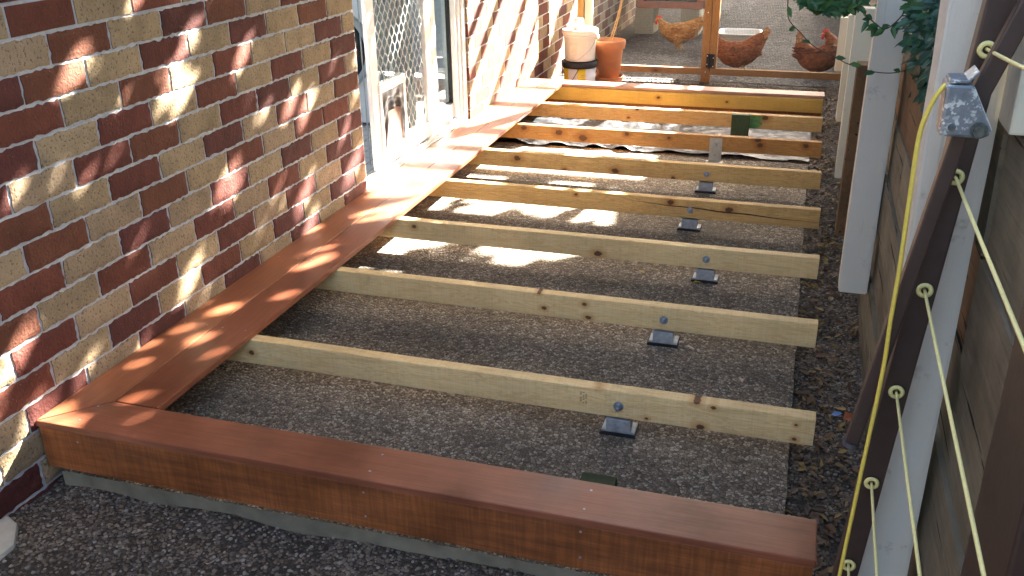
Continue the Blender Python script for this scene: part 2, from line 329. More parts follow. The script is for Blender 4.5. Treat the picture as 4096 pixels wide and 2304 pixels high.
# ------------------------------------------------------------------ the brick house
house = empty('brick_house', (0, 1.5, -.25), 'house wall of mixed red and tan bricks with a white sliding door', 'house')
TAN = [(.29, .208, .118), (.305, .222, .13), (.265, .19, .108), (.295, .21, .128)]
RED = [(.108, .029, .020), (.128, .037, .022), (.092, .026, .021), (.125, .042, .022), (.088, .024, .019)]
ROWS = {-3: 'TRTRTRTRT', -2: 'TTRTRRTRT', -1: 'TRTRTRTRR', 0: 'TRTTRTRTR', 1: 'RTRTRTRTR', 2: 'TRTRRTRRTR', 3: 'RTRTRTRTR', 4: 'TRRTRTRTRT', 5: 'RTRTRTRTRT', 6: 'TRTRTRTRTR',
        7: 'RTRTRTRTRT', 8: 'TRTRTRTRTR', 9: 'RTRTRTRTRT', 10: 'TRTRRTRTRTTR', 11: 'RTTRTRTRTRRT'}
def brick_face(bm, cl, o, u, v, nrm, L, H, col, nx, nz, jit, depth=.012):
    """one brick: o = lower left corner; irregular arrises, pillowed a little, real sides"""
    g = []; s = random.random()*99
    for i in range(nx+1):
        row = []
        for j in range(nz+1):
            a = i/nx*L; b = j/nz*H
            e = min(i, nx-i, j, nz-j) == 0
            p = o+u*a+v*b; q = Vector((p.x*70+s, p.y*70, p.z*70))
            if e:
                d = noise.noise(q)*jit; d2 = noise.noise(q+Vector((9, 9, 9)))*jit
                p = p+u*(d if i in (0, nx) else d*.2)+v*(d2 if j in (0, nz) else d2*.2)-nrm*.0015
            else: p = p+nrm*(noise.noise(q*.4)*.0016+.0004)
            row.append(bm.verts.new(p))
        g.append(row)
    fs = []
    for i in range(nx):
        for j in range(nz): fs.append(bm.faces.new((g[i][j], g[i+1][j], g[i+1][j+1], g[i][j+1])))
    loop = [g[i][0] for i in range(nx+1)]+[g[nx][j] for j in range(1, nz+1)]+[g[i][nz] for i in range(nx-1, -1, -1)]+[g[0][j] for j in range(nz-1, 0, -1)]
    back = [bm.verts.new(p.co-nrm*depth) for p in loop]; n = len(loop)
    for i in range(n): fs.append(bm.faces.new((loop[i], back[i], back[(i+1) % n], loop[(i+1) % n])))
    for f in fs:
        for lp in f.loops: lp[cl] = (*col, 1)
def wall_bricks(name, y0, y1, zlo, zhi, right_edge, colfn, near):
    bm = bmesh.new(); cl = bm.loops.layers.float_color.new('Col'); nx_ = Vector((1, 0, 0))
    r = math.floor((.774-zhi)/.086)
    while .774-.086*r > zlo:
        ztop = .774-.086*r-.005; zb = ztop-.076; full = r % 2 != 0
        yr = right_edge; k = 0
        while yr > y0:
            Ln = .110 if (not full and k == 0) else .230
            ya, yb = max(yr-Ln, y0), min(yr, y1)
            if yb-ya > .02:
                c = colfn(r, k); q_ = random.uniform(.88, 1.1); c = tuple(x*q_ for x in c)
                vis = near and zlo-.1 < zb < .95 and yb > -1.3
                brick_face(bm, cl, Vector((0, ya, zb)), Vector((0, 1, 0)), Vector((0, 0, 1)), nx_, yb-ya, .076, c, 16 if vis else 3, 6 if vis else 1, .0065 if vis else .002)
            yr -= Ln+.010; k += 1
        r += 1
    return bm
def col1(r, k):
    s = ROWS.get(r)
    if s and k < len(s): t = s[k]
    else: t = 'RT'[(k+r) % 2] if random.random() < .85 else random.choice('RT')
    return random.choice(TAN if t == 'T' else RED)
YE = 1.678
wp = mk('wall', B(-.11, -.0045, -5, YE-.008, -.5, 2.5), MO, house); wp['label'] = 'near brick wall speckled with spots of sunlight'
mk('brickwork', wall_bricks('b', -5, YE, -.36, 2.5, YE, col1, True), BR, wp)
def col2(r, k): return random.choice(TAN if (k+r+(r*7 % 3 == 0)) % 2 else RED)
def wall2():
    return wall_bricks('b', 3.152, 11.5, -.36, 2.5, 3.152+.24*35-.01, col2, False)
wq = mk('wall', B(-.11, -.0045, 3.158, 11.5, -.5, 2.5), MO, house); wq['label'] = 'far brick wall crossed by slanting stripes of sunlight'
mk('brickwork', wall2(), BR, wq)
# reveal faces the camera: courses R T R R T R T R down from the top
bm = bmesh.new(); cl = bm.loops.layers.float_color.new('Col'); rc = {1: 'R', 2: 'T', 3: 'R', 4: 'R', 5: 'T', 6: 'R', 7: 'T', 8: 'R', 9: 'T', 10: 'R'}
for r in range(-20, 13):
    t = rc.get(r, 'RT'[r % 2]); c = random.choice(TAN if t == 'T' else RED); c = tuple(x*1.15 for x in c)
    brick_face(bm, cl, Vector((-.108, 3.152, .774-.086*r-.081)), Vector((1, 0, 0)), Vector((0, 0, 1)), Vector((0, -1, 0)), .108, .076, c, 8, 4, .004)
mk('brickwork', bm, BR, wq)
mk('interior', B(-3.2, -3.1, -2, 5, -.4, .8), plain('interior_paint', (.78, .78, .76), .8), house)  # unseen far wall kept low so sky light enters the room
bm = bmesh.new(); box(bm, -3.1, -.112, 4.9, 5.0, -.4, 2.5); box(bm, -3.1, -.112, -2, -1.9, -.4, 2.5); box(bm, -3.1, -.112, -1.9, 4.9, 2.4, 2.5)
mk('interior', bm, bpy.data.materials['interior_paint'], house)
def m_tile():
    k = N('hex_tile'); c = k.co((1, 1, 0)); e = k.vor(c, 9, 'DISTANCE_TO_EDGE', .15); col = k.ramp(e, [(.02, (.2, .2, .2)), (.04, (.62, .60, .56))]); return k.out(col, .3, .5)
mk('floor', B(-3.1, -.112, -1.9, 4.9, -.4, -.10), m_tile(), house)
bm = bmesh.new(); box(bm, -.2, .62, -5, 12, 2.38, 2.41); mk('shade_eave', bm, WHITE, house); mk('shade_gutter', B(.622, .72, -5, 12, 2.36, 2.46), CREAM, house)  # unseen eave and gutter added to cut sky light from above
mk('lintel', B(-.11, -.005, YE-.004, 3.156, 2.05, 2.5), MO, house)
# sliding door
door = mk('sliding_door', B(-.108, -.012, YE, 3.150, -.075, -.052), ALU, house); door['label'] = 'white aluminium sliding door with an open security screen'
bm = bmesh.new()
for x in (-.100, -.080, -.055, -.028): box(bm, x-.003, x+.003, YE+.002, 3.148, -.052, -.028)
mk('track', bm, ALU, door)
for q in ((-.105, -.015, 3.105, 3.150, -.052, 2.05), (-.095, -.028, 3.075, 3.104, -.05, 2.05), (-.108, -.04, 3.045, 3.074, -.05, 2.05), (-.105, -.015, YE+.001, YE+.03, -.052, 2.05)): mk('jamb', B(*q), ALUW, door, bev=.003)
bm = bmesh.new(); box(bm, -.098, -.066, 2.735, 2.80, -.03, 2.04); box(bm, -.098, -.066, 2.801, 3.044, -.03, .062)
mk('panel_frame', bm, ALU, door, bev=.002)
bm = bmesh.new(); box(bm, -.096, -.070, 3.034, 3.044, .064, 2.0); box(bm, -.096, -.070, 2.801, 3.033, .064, .072); mk('gasket', bm, BLK, door)
GL = m_glass()
mk('glass_pane', B(-.086, -.081, 2.801, 3.033, .073, 2.0), GL, door)
# inner sliding glass leaf, pushed along
bm = bmesh.new(); box(bm, -.108, -.099, 2.01, 2.05, -.03, 2.04); box(bm, -.108, -.099, 2.69, 2.734, -.03, 2.04); box(bm, -.108, -.099, 2.051, 2.689, -.03, .05)
mk('panel_frame', bm, ALU, door, bev=.002); mk('glass_pane', B(-.106, -.102, 2.051, 2.689, .052, 2.0), GL, door)
bm = bmesh.new()
for i in range(9): y_ = 2.06+i*.075; prism(bm, [Vector((-.16, y_, -.06)), Vector((-.20, y_+.07, -.06)), Vector((-.202, y_+.069, -.06)), Vector((-.162, y_-.001, -.06))], (0, 0, 2.0))
mk('vertical_blind', bm, plain('blind_fabric', (.34, .33, .30), .8, .2, var=.1), door)
# security screen
bm = bmesh.new(); y0, y1 = 1.885, 2.665
box(bm, -.062, -.038, y0, y0+.082, -.022, 2.03); box(bm, -.062, -.038, y1-.085, y1, -.022, 2.03); box(bm, -.062, -.038, y0+.083, y1-.086, -.022, .058)
scr = mk('screen_frame', bm, ALUW, door, bev=.004); scr['label'] = 'white stile frame of the diamond grille security screen'
bm = bmesh.new(); ya, yb = y0+.082, y1-.085; cw = .060; ch = .080; nz = 25
import itertools
for k_ in range(int((yb-ya)/(cw/2))+1):
    P = []
    for i in range(0, 2*nz+1):
        z = .05+i*ch/2; yy = ya+(k_+((i+k_) % 2))*cw/2+(.0016 if (i+k_) % 2 == 0 else -.0016); x_ = -.05
        P += [Vector((x_, yy, z-ch*.09)), Vector((x_, yy, z+ch*.09))]
    P = [p for p in P if ya-.003 < p.y < yb+.003 and p.z < 2.0]
    if len(P) > 3: tube(bm, P, .0023, 5)
mk('grille', bm, ALU, door, smooth=True)
# cat flap with torn black skirt in the screen
bm = bmesh.new(); box(bm, -.068, -.030, 1.955, 2.27, .345, .39); box(bm, -.066, -.032, 1.955, 1.985, .03, .344); box(bm, -.066, -.032, 2.235, 2.27, .03, .344)
cf = mk('cat_flap', bm, ALUW, door, bev=.004); cf['label'] = 'pet flap frame with torn black plastic skirt'
bm = bmesh.new(); gr = []
for i in range(15):
    col_ = []
    for j in range(13):
        y = 1.985+.25*i/14; depth = .10+.19*(abs(i-7)/7)**4*(1 if i < 8 else .9); z = .345-depth*j/12
        x = -.030+.010*math.sin(i*1.3)*j/12+.008*noise.noise(Vector((i*.6, j*.5, 1)))
        col_.append(bm.verts.new((x, y, z)))
    gr.append(col_)
for i in range(14):
    for j in range(12): bm.faces.new((gr[i][j], gr[i+1][j], gr[i+1][j+1], gr[i][j+1]))
FLAP = plain('torn_black_plastic', (.035, .034, .036), .3, .5, var=.3); o = mk('flap_skirt', bm, FLAP, door, smooth=True)
mk('flap', B(-.052, -.046, 1.986, 2.234, .03, .25), plain('flap_acrylic', (.55, .45, .36), .3, .5), door)

# washing machine behind the door
wm = empty('washing_machine', (-.9, 3.3, -.1), 'white front loading washing machine inside the doorway', 'washing machine')
mk('body', B(-1.22, -.56, 3.0, 3.62, -.085, .76), plain('white_enamel', (.78, .80, .80), .3, .5, var=.03), wm, bev=.012)
bm = bmesh.new(); lathe(bm, [(0, .03), (.12, .045), (.185, .03), (.2, .0), (.2, -.002)], (0, 0, 0), 40); bmesh.ops.rotate(bm, verts=bm.verts, cent=(0, 0, 0), matrix=Matrix.Rotation(math.pi/2, 3, 'X')); bmesh.ops.translate(bm, verts=bm.verts, vec=(-.80, 2.995, .36))
mk('door', bm, plain('dark_door_glass', (.02, .024, .028), .15, .6, var=.1), wm, smooth=True)
bm = bmesh.new(); lathe(bm, [(.2, .0), (.205, .02), (.235, .02), (.245, .0)], (0, 0, 0), 40); bmesh.ops.rotate(bm, verts=bm.verts, cent=(0, 0, 0), matrix=Matrix.Rotation(math.pi/2, 3, 'X')); bmesh.ops.translate(bm, verts=bm.verts, vec=(-.80, 2.997, .36))
mk('door_ring', bm, plain('grey_ring', (.40, .44, .46), .35), wm, smooth=True)

# ------------------------------------------------------------------ the deck
deck = empty('timber_deck', (1.0, 1.9, -.22), 'unfinished timber deck with eight bare pine joists and a red hardwood border', 'deck')
XR = 2.066; ZT = -.0725; ZB = -.161; DT = -.0505
JY = [.1718, .7818, 1.3841, 1.9736, 2.5591, 3.1541, 3.732, 4.2474]; KN = [[(1.454, -.066, .006), (1.788, -.083, .0055), (1.74, -.070, .008), (2.015, -.10, .004), (2.015, -.146, .005), (1.754, -.153, .009), (.286, -.12, .008), (1.60, -.15, .004)],
      [(1.10, -.070, .006), (1.12, -.129, .007), (1.27, -.096, .007), (1.285, -.146, .008)], [(1.186, -.143, .012), (.36, -.10, .008)], [(1.401, -.092, .011), (1.671, -.105, .012), (.95, -.09, .006)],
      [(.476, -.108, .014), (.745, -.156, .009), (1.024, -.139, .013), (1.332, -.156, .008)], [(.338, -.092, .012), (.559, -.108, .015), (.706, -.132, .018), (.972, -.091, .010), (1.219, -.099, .008), (1.721, -.079, .012), (1.735, -.11, .012), (1.981, -.098, .011)],
      [(.927, -.078, .006), (.872, -.135, .006), (1.726, -.089, .014)], [(.982, -.11, .009), (1.448, -.116, .006)]]
JM = [m_pine('joist_pine_%s' % 'abcdefgh'[i], *c, .0, 'x', KN[i]) for i, c in enumerate((PALE, PALE, PALE, WARM_GLOW, WARM_GLOW, ORNG_GLOW, WARM_GLOW, YEL_GLOW))]
BX = [1.516, 1.555, 1.633, 1.493, 1.502, 1.49, None, None]
joists = []; STG = plain('stirrup_zinc', (.36, .385, .40), .5, .5, .15, var=.25, nsc=60)
for i, (y, m) in enumerate(zip(JY, JM)):
    bm = B(.052, XR, y, y+.043, ZB, ZT)
    bmesh.ops.bevel(bm, geom=list(bm.edges), offset=.0035, segments=2, affect='EDGES', profile=.6)
    bmesh.ops.bisect_plane
    for c_ in range(1, 24):
        bmesh.ops.bisect_plane(bm, geom=list(bm.verts)+list(bm.edges)+list(bm.faces), plane_co=(.052+(XR-.052)*c_/24, 0, 0), plane_no=(1, 0, 0))
    for v in bm.verts:
        v.co.y += .003*noise.noise(Vector((v.co.x*1.3, i*7.1, 0))); v.co.z += .0012*noise.noise(Vector((v.co.x*3, i*3.3, 9)))
    j = mk('joist', bm, m, deck); joists.append(j)
    if i == 0:   # illegible grade stamp
        sb = bmesh.new()
        for q in range(7):
            for w_ in range(3): 
                if (q*3+w_) % 4: box(sb, 1.400+w_*.008, 1.4055+w_*.008, y-.0022, y+.0035, -.128+q*.0058, -.1245+q*.0058)
        mk('grade_stamp', sb, plain('faded_ink', (.42, .30, .16), .8, .2), j)
    if BX[i] is None: continue
    x = BX[i]
    if i != 5:
        bm = bmesh.new(); tube(bm, [(x, y-.004, -.121), (x, y+.0, -.121)], .015, 16); tube(bm, [(x, y-.012, -.121), (x, y-.003, -.121)], .010, 6); tube(bm, [(x, y-.026, -.121), (x, y-.012, -.121)], .0052, 10)
        mk('bolt', bm, STEEL, j)
        bm = bmesh.new(); box(bm, x-.035, x+.035, y+.046, y+.052, -.205, -.085); box(bm, x-.036, x+.036, y-.002, y+.045, -.212, -.168); box(bm, x-.05, x+.05, y+.0, y+.06, -.214, -.2125+.006)
        st = mk('stirrup', bm, STG, j, bev=.0015)
        st_b = B(x-.054, x+.054, y-.007, y+.066, -.224, -.2145); mk('rubber_pad', st_b, BLK, j)
    else:
        bm = bmesh.new(); box(bm, 1.453, 1.524, y-.007, y-.001, -.215, -.083); box(bm, 1.44, 1.535, y-.06, y-.001, -.221, -.2155)
        st = mk('stirrup', bm, plain('raw_galvanized', (.45, .43, .38), .45, .5, .5, var=.12, nsc=60), j, bev=.001); st['label'] = 'tall upright metal bracket on the orange joist'
        bm = bmesh.new(); tube(bm, [(1.490, y-.018, -.119), (1.490, y-.0072, -.119)], .0105, 6); tube(bm, [(1.486, y-.0085, -.181), (1.486, y-.0072, -.181)], .007, 12)
        mk('bolt', bm, STEEL, j)
joists[5]['label'] = 'glow-tinted orange joist with dark knots'; joists[7]['label'] = 'glow-tinted yellow joist beside the far border board'
# dark resin split on the fourth joist and shrinkage cracks
def split(j, pts, yf, wd):
    bm = bmesh.new(); n = len(pts); up = [bm.verts.new((x, yf-.0012, z+wd*math.sin(math.pi*(i+.05)/(n-.9))*.5)) for i, (x, z) in enumerate(pts)]
    dn = [bm.verts.new((x, yf-.0012, z-wd*math.sin(math.pi*(i+.05)/(n-.9))*.5)) for i, (x, z) in enumerate(pts)]
    for i in range(n-1): bm.faces.new((up[i], dn[i], dn[i+1], up[i+1]))
    mk('resin_streak', bm, plain('resin_dark', (.09, .035, .015), .6, .3, var=.3), j)
split(joists[3], [(1.20+i*.0435, -.098-.0028*i*.62+.0018*math.sin(i*1.1)) for i in range(21)], JY[3], .007)
split(joists[3], [(.62+i*.012, -.128+.0006*i) for i in range(16)], JY[3], .005)
mk('ledger', B(.004, .049, -.30, 4.246, ZB, ZT-.001), P_WARM, deck, bev=.002)
mk('rim_joist', B(.052, XR, -.432, -.389, ZB, ZT-.001), P_PALE, deck)
mk('rim_joist', B(.052, XR, 4.292, 4.335, ZB, ZT-.001), P_YEL, deck)
# border boards
def board(name, pts, mat, lab=None):
    bm = bmesh.new(); prism(bm, [Vector((x, y, DT-.0205)) for x, y in pts], (0, 0, .0205)); o = mk(name, bm, mat, deck, bev=.0028)
    if lab: o['label'] = lab
    return o
board('decking_board', [(.003, -.4575), (2.071, -.4575), (2.071, -.311), (.1465, -.311)], MB_TOP, 'front border board across the joist ends')
board('decking_board', [(.002, -.4545), (.1435, -.311), (.1435, 4.272), (.002, 4.412)], MB_TOPY, 'long board against the brick wall')
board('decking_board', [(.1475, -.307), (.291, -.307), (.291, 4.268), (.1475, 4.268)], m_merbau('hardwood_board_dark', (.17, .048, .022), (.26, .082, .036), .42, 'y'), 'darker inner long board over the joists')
board('decking_board', [(.147, 4.272), (2.071, 4.272), (2.071, 4.405), (.005, 4.412)], m_merbau('hardwood_board_grey', (.30, .15, .11), (.42, .24, .18), .38), 'far border board, greyer than the rest')
mk('fascia', B(.006, 2.066, -.4545, -.434, -.200, DT-.0215), MB_FAS, deck, bev=.002)['label'] = 'front fascia board streaked with dark oil'
mk('fascia', B(.006, 2.066, 4.337, 4.357, -.20, DT-.0215), MB_FAS, deck, bev=.002)
# screws in the boards
scs = []
for x in (1.0, 1.55, .12): scs += [(x, -.42), (x, -.345)]
for y in JY: scs += [(.03, y+.02), (.115, y+.022), (.175, y+.02), (.262, y+.021)]
for x, y in scs: mk('screw', tube(bmesh.new(), [(x, y, DT-.0015), (x, y, DT+.0006)], .0034, 8), STEEL, deck)
for x, z in ((.995, -.092), (.995, -.165), (1.55, -.09), (1.55, -.165), (.13, -.10)): mk('screw', tube(bmesh.new(), [(x, -.4552, z), (x, -.453, z)], .0034, 8), STEEL, deck)
# offcuts under the deck
GRN = m_pine('treated_green', (.055, .085, .035), (.035, .055, .025), 0, 'z')
t = mk('timber_block', B(1.527, 1.636, 3.690, 3.728, -.245, -.068), GRN, bev=.003); tagp(t, 'short dark green timber block standing upright against a joist', 'timber block')
t = mk('timber_offcut', B(1.47, 1.566, -.26, -.085, -.222, -.187), m_pine('offcut_green', (.03, .05, .02), (.02, .035, .015), 0), bev=.003); tagp(t, 'dark green timber offcut lying flat behind the front border board', 'timber offcut')
STN = plain('green_stain', (.16, .30, .09), .7, .2, var=.25, nsc=60)
bm = bmesh.new(); P_ = [(1.637, -.079), (1.70, -.079), (1.712, -.09), (1.698, -.105), (1.715, -.125), (1.70, -.145), (1.675, -.158), (1.637, -.159)]
prism(bm, [Vector((x, 3.7305, z)) for x, z in P_], (0, .0022, 0)); mk('green_stain', bm, STN, joists[6])

# black plastic sheet crumpled in the dirt
def plastic():
    bm = bmesh.new(); nx, ny = 130, 60; g = []
    for i in range(nx+1):
        r_ = []
        for j in range(ny+1):
            u = i/nx; v = j/ny; x = .06+1.95*u; y = 3.24+.90*v+.04*noise.noise(Vector((u*9, v*3, 0)))
            base = (-.214 if y < 3.32 else gz(x, y)+.012); e = max(0, 1-abs(v)*8)+max(0, 1-abs(1-v)*8)
            h = .022*abs(noise.noise(Vector((x*5, y*9, 0))))+.012*abs(noise.noise(Vector((x*17+2, y*23, 4))))+e*.035*max(0, noise.noise(Vector((x*7, y*2, 7)))+.1)*(1.6 if x < 1.1 else .6)
            r_.append(bm.verts.new((x, y, base+h)))
        g.append(r_)
    for i in range(nx):
        for j in range(ny): bm.faces.new((g[i][j], g[i+1][j], g[i+1][j+1], g[i][j+1]))
    k = N('black_poly_sheet'); f = k.noise(k.co(), 26, 4); k.bump(f, .006); m = k.out((.022, .023, .026), .42, .4)
    return tagp(mk('plastic_sheet', bm, m, smooth=True), 'crumpled black plastic sheet in the dirt under the far joists', 'plastic sheet')
plastic()

# fallen leaves on the slab, one by one
YL = m_leaf('yellow_leaf', [(.50, .36, .04), (.52, .33, .05)], .6, .1); OL = m_leaf('orange_leaf', [(.50, .22, .04)], .6, .1); BL = m_leaf('brown_leaf', [(.26, .14, .06)], .6, .1)
for (x, y, a, L, m, lab) in ((1.403, 1.404, 2.4, .040, YL, 'small yellow leaf on the slab left of the third joist bracket'), (1.605, 1.36, .2, .045, YL, 'yellow leaf lying just in front of a bracket foot'),
        (1.866, .587, 1.9, .035, OL, 'single orange leaf on the slab near its right edge'), (1.61, .80, .6, .045, BL, 'brown leaf beside the second bracket, left of a pair'), (1.648, .79, -.2, .042, BL, 'brown leaf beside the second bracket, right of a pair'),
        (1.79, 2.60, .1, .05, BL, 'pale brown leaf on the slab between the fourth and fifth joists'), (.80, .30, 1, .05, BL, 'curled brown leaf on the slab behind the first joist')):
    bm = bmesh.new(); leaf(bm, Vector((x-.02, y, -.2185)), Vector((math.cos(a), math.sin(a), .22)), Vector((.1, .2, 1)).normalized(), L, L*.5, .25)
    tagp(mk('fallen_leaf', bm, m), lab, 'leaf', 'fallen leaves scattered on the slab')
bm = bmesh.new(); leaf(bm, Vector((.62, -.62, -.268)), Vector((1, -.2, .1)), Vector((0, .4, 1)).normalized(), .045, .02, -.6); tagp(mk('fallen_leaf', bm, m_leaf('pale_leaf', [(.42, .27, .17)], .6, .1)), 'curled pinkish dry leaf on the gravel in the foreground', 'leaf')
bm = bmesh.new(); leaf(bm, Vector((2.085, -.42, -.262)), Vector((.4, -1, .1)), Vector((0, .2, 1)).normalized(), .07, .035, .1); tagp(mk('fallen_leaf', bm, m_leaf('green_fallen', [(.05, .16, .05)], .5, .1)), 'green leaf on the soil beside the near right corner of the deck', 'leaf')

t = bmesh.new(); leaf(t, Vector((2.125, .49, -.235)), Vector((1, -.2, .2)), Vector((0, -.4, 1)).normalized(), .035, .02, -.2); tagp(mk('wrapper_scrap', t, plain('blue_foil', (.10, .22, .50), .35)), 'small blue scrap of wrapper among the dead leaves', 'scrap')
t = bmesh.new(); leaf(t, Vector((2.160, .47, -.235)), Vector((1, .5, .2)), Vector((0, -.4, 1)).normalized(), .045, .04, .2); tagp(mk('fallen_leaf', t, plain('rust_leaf', (.40, .11, .04), .6)), 'rust red dead leaf beside the blue scrap on the soil', 'leaf')
# pale block in the lower left corner
bm = bmesh.new(); prism(bm, [Vector((-.0+.004, -.62, -.30)), Vector((.062, -.645, -.30)), Vector((.118, -.715, -.30)), Vector((.125, -.90, -.30)), Vector((.004, -.90, -.30))], (0, 0, .055))
tagp(mk('concrete_block', bm, plain('pale_block', (.42, .40, .33), .85, .2, var=.1, nsc=20, bump=.001), bev=.008), 'pale smooth concrete block lying on the gravel against the brick wall', 'block')

# ------------------------------------------------------------------ white posts, retaining wall
def post(x0, x1, y0, y1, z0, z1, mat, lab, group='white posts fixed along the retaining wall'):
    bm = B(x0, x1, y0, y1, z0, z1)
    bmesh.ops.subdivide_edges(bm, edges=[e for e in bm.edges if abs(e.verts[0].co.z-e.verts[1].co.z) > .1], cuts=14)
    bmesh.ops.bevel(bm, geom=[e for e in bm.edges if abs(e.calc_face_angle(0)) > 1], offset=.004, segments=2, affect='EDGES')
    for v in bm.verts: v.co += Vector((noise.noise(v.co*9), noise.noise(v.co*9+Vector((5, 5, 5))), 0))*.0025
    return tagp(mk('fence_post', bm, mat), lab, 'post', group)
post(2.116, 2.208, -.70, -.61, -.02, 1.75, WHITE, 'near white post behind the brown clothesline rails')
post(2.121, 2.212, .906, .996, .0, 1.75, WHITE, 'tall white post with a flat cut foot, crossed by a vine tendril')
post(2.122, 2.206, 2.372, 2.455, -.038, .745, CREAM, 'cream post with its top showing, nearest of the three short ones')
post(2.121, 2.20, 3.13, 3.21, .055, .616, CREAM, 'cream short post, middle of the three behind the tall white one')
post(2.118, 2.19, 4.42, 4.50, .086, .43, CREAM, 'shortest cream post, beside the coop rail')
bm = bmesh.new(); box(bm, 2.2045, 2.34, -.80, -.712, .979, 1.5)
t = tagp(mk('beam', bm, CREAM, bev=.004), 'cream painted beam end beside the near white post', 'beam')

rw = empty('retaining_wall', (2.3, 1, -.25), 'retaining wall of dark weathered timber sleepers behind the white posts', 'retaining wall')
rows = [(.976, -.35),  (.76, 1.35), (.578, 1.9), (.396, 3.4), (.214, 4.6), (.032, 5.2), (-.15, 6.0)]
for i, (zt, yend) in enumerate(rows):
    y = -3.2
    k = 0
    while y < yend-.3:
        L = [2.50, 2.05, 2.4, 2.0, 1.3][(i*2+k) % 5] if i != 1 else 2.5; ye = min(y+L, yend); xo = random.uniform(-.006, .010)
        bm = B(2.222+xo, 2.31, y+.003, ye-.003, zt-(.178 if i else .213), zt); bmesh.ops.subdivide_edges(bm, edges=[e for e in bm.edges if abs(e.verts[0].co.y-e.verts[1].co.y) > .1], cuts=12)
        for v in bm.verts: v.co += Vector((noise.noise(v.co*3), 0, noise.noise(v.co*3+Vector((4, 4, 4)))))*.006
        m = random.choice((SLP, SLPG)) if y < -.75 else (SLPL if (i == 1) else random.choice((SLPG, SLP)))
        mk('sleeper', bm, m, rw, bev=0); y = ye; k += 1
# upright hardwood stakes holding the wall
mk('stake', B(2.108, 2.172, 1.35, 1.44, .04, .68), SLPL, rw, bev=.003)
bm = bmesh.new(); box(bm, 2.312, 14, -6, -.36, -.5, .90); box(bm, 2.312, 14, -.36, 1.35, -.5, .70); box(bm, 2.312, 14, 1.35, 3.4, -.5, .40); box(bm, 2.312, 14, 3.4, 12, -.5, .1)
mk('garden_bed', bm, plain('garden_soil', (.05, .038, .03), .95, .1, var=.4, nsc=25, bump=.02))['kind'] = 'structure'

# ivy and shrub leaves behind the posts
IVY = m_leaf('ivy_leaf', [(.015, .055, .035), (.025, .085, .045), (.038, .11, .055), (.02, .07, .045)], .35, .25)
def bush(name, cx, cy, cz, rx, ry, rz, n, L, lab, mat=IVY):
    r = empty(name, (cx, cy, cz-rz), lab, 'shrub'); bm = bmesh.new()
    for i in range(n):
        v = Vector((random.gauss(0, 1), random.gauss(0, 1), random.gauss(0, 1))); v.normalize(); q = random.random()**.45
        p = Vector((cx+v.x*rx*q, cy+v.y*ry*q, cz+v.z*rz*q))
        if noise.noise(p*7) < -.22: continue
        d = (v+Vector((random.uniform(-.6, .6), random.uniform(-.6, .6), random.uniform(-.9, .2)))).normalized()
        leaf(bm, p, d, (Vector((-.5, -.5, .7))+Vector((random.uniform(-.6, .6), random.uniform(-.6, .6), random.uniform(-.3, .3)))).normalized(), L*random.uniform(.6, 1.2), L*.62)
    mk('leaves', bm, mat, r); bm = bmesh.new()
    for k in range(9):
        a = k*.7; tube(bm, sample([(cx, cy, cz-rz), (cx+rx*.3*math.cos(a), cy+ry*.3*math.sin(a), cz-rz*.2), (cx+rx*.75*math.cos(a+.4), cy+ry*.75*math.sin(a+.4), cz+rz*.5)], 4), .004, 5)
    mk('stems', bm, plain(name+'_stem', (.08, .055, .035), .8, .2), r); return r
bush('ivy_bush', 2.42, .55, .92, .23, .85, .27, 4600, .042, 'dark glossy ivy bush above the retaining wall behind the tall white post')
bush('garden_shrub', 2.75, 1.9, .80, .42, 1.0, .55, 2600, .055, 'dark shrub growing in the garden bed beyond the ivy')
bush('garden_shrub', 2.62, 3.6, .55, .36, .9, .5, 1800, .05, 'dim green shrub behind the short cream posts')
hd = empty('shade_hedge', (3.0, 3, .5), 'unseen dense hedge added to block light from the right', 'hedge'); bm = bmesh.new()  # unseen hedge, added to block sky and sun on the right
for i in range(15000):
    x = random.uniform(2.55, 3.5); y = random.uniform(-4, 9); zt = min(2.5, 1.62+(x-2.4)*1.35); z = zt-abs(random.gauss(0, .45))
    if z < .8: continue
    leaf(bm, Vector((x, y, z)), Vector((random.gauss(0, 1), random.gauss(0, 1), -.4)).normalized(), Vector((-.5+random.gauss(0, .5), random.gauss(0, .5), .8)).normalized(), .09, .055)
mk('leaves', bm, IVY, hd)
for y in range(-3, 9): mk('trunk', tube(bmesh.new(), [(3.1, y, .4), (3.05, y+.1, 1.9)], .03, 6), SLP, hd)
bush('garden_shrub', 2.9, -1.6, 1.0, .5, .8, .5, 1200, .06, 'green shrub at the near end of the garden bed')
# climbing vine: hanging tendril loop and a leafy branch
vine = empty('climbing_vine', (2.2, .7, .95), 'thin leafy vine trailing in front of the white posts and the coop', 'vine')
YV = .74
t1 = sample([(1.865, YV, .97), (1.872, YV, .915), (1.909, YV, .877), (1.951, YV, .839), (2.027, YV, .803), (2.051, YV, .792), (2.117, YV, .773), (2.184, YV, .772), (2.235, YV-.02, .80), (2.262, YV-.04, .835), (2.30, YV-.06, .88)], 5)
t2 = sample([(2.08, YV+.1, 1.03), (2.05, YV, .955), (2.0, YV, .955), (1.96, YV, .945), (1.915, YV, .968)], 5)
t3 = sample([(2.02, YV+.02, .975), (2.082, YV, .930), (2.114, YV, .905), (2.138, YV, .893), (2.164, YV, .913), (2.193, YV, .956), (2.20, YV, .99), (2.23, YV, 1.06)], 5)
t4 = sample([(2.06, YV+.12, 1.05), (2.0, YV+.05, .99), (1.95, YV+.03, .975), (1.89, YV+.03, .985)], 5)
VI = m_leaf('vine_leaf', [(.02, .075, .025), (.03, .105, .032), (.06, .15, .035), (.025, .085, .03)], .4, .3)
bm = bmesh.new()
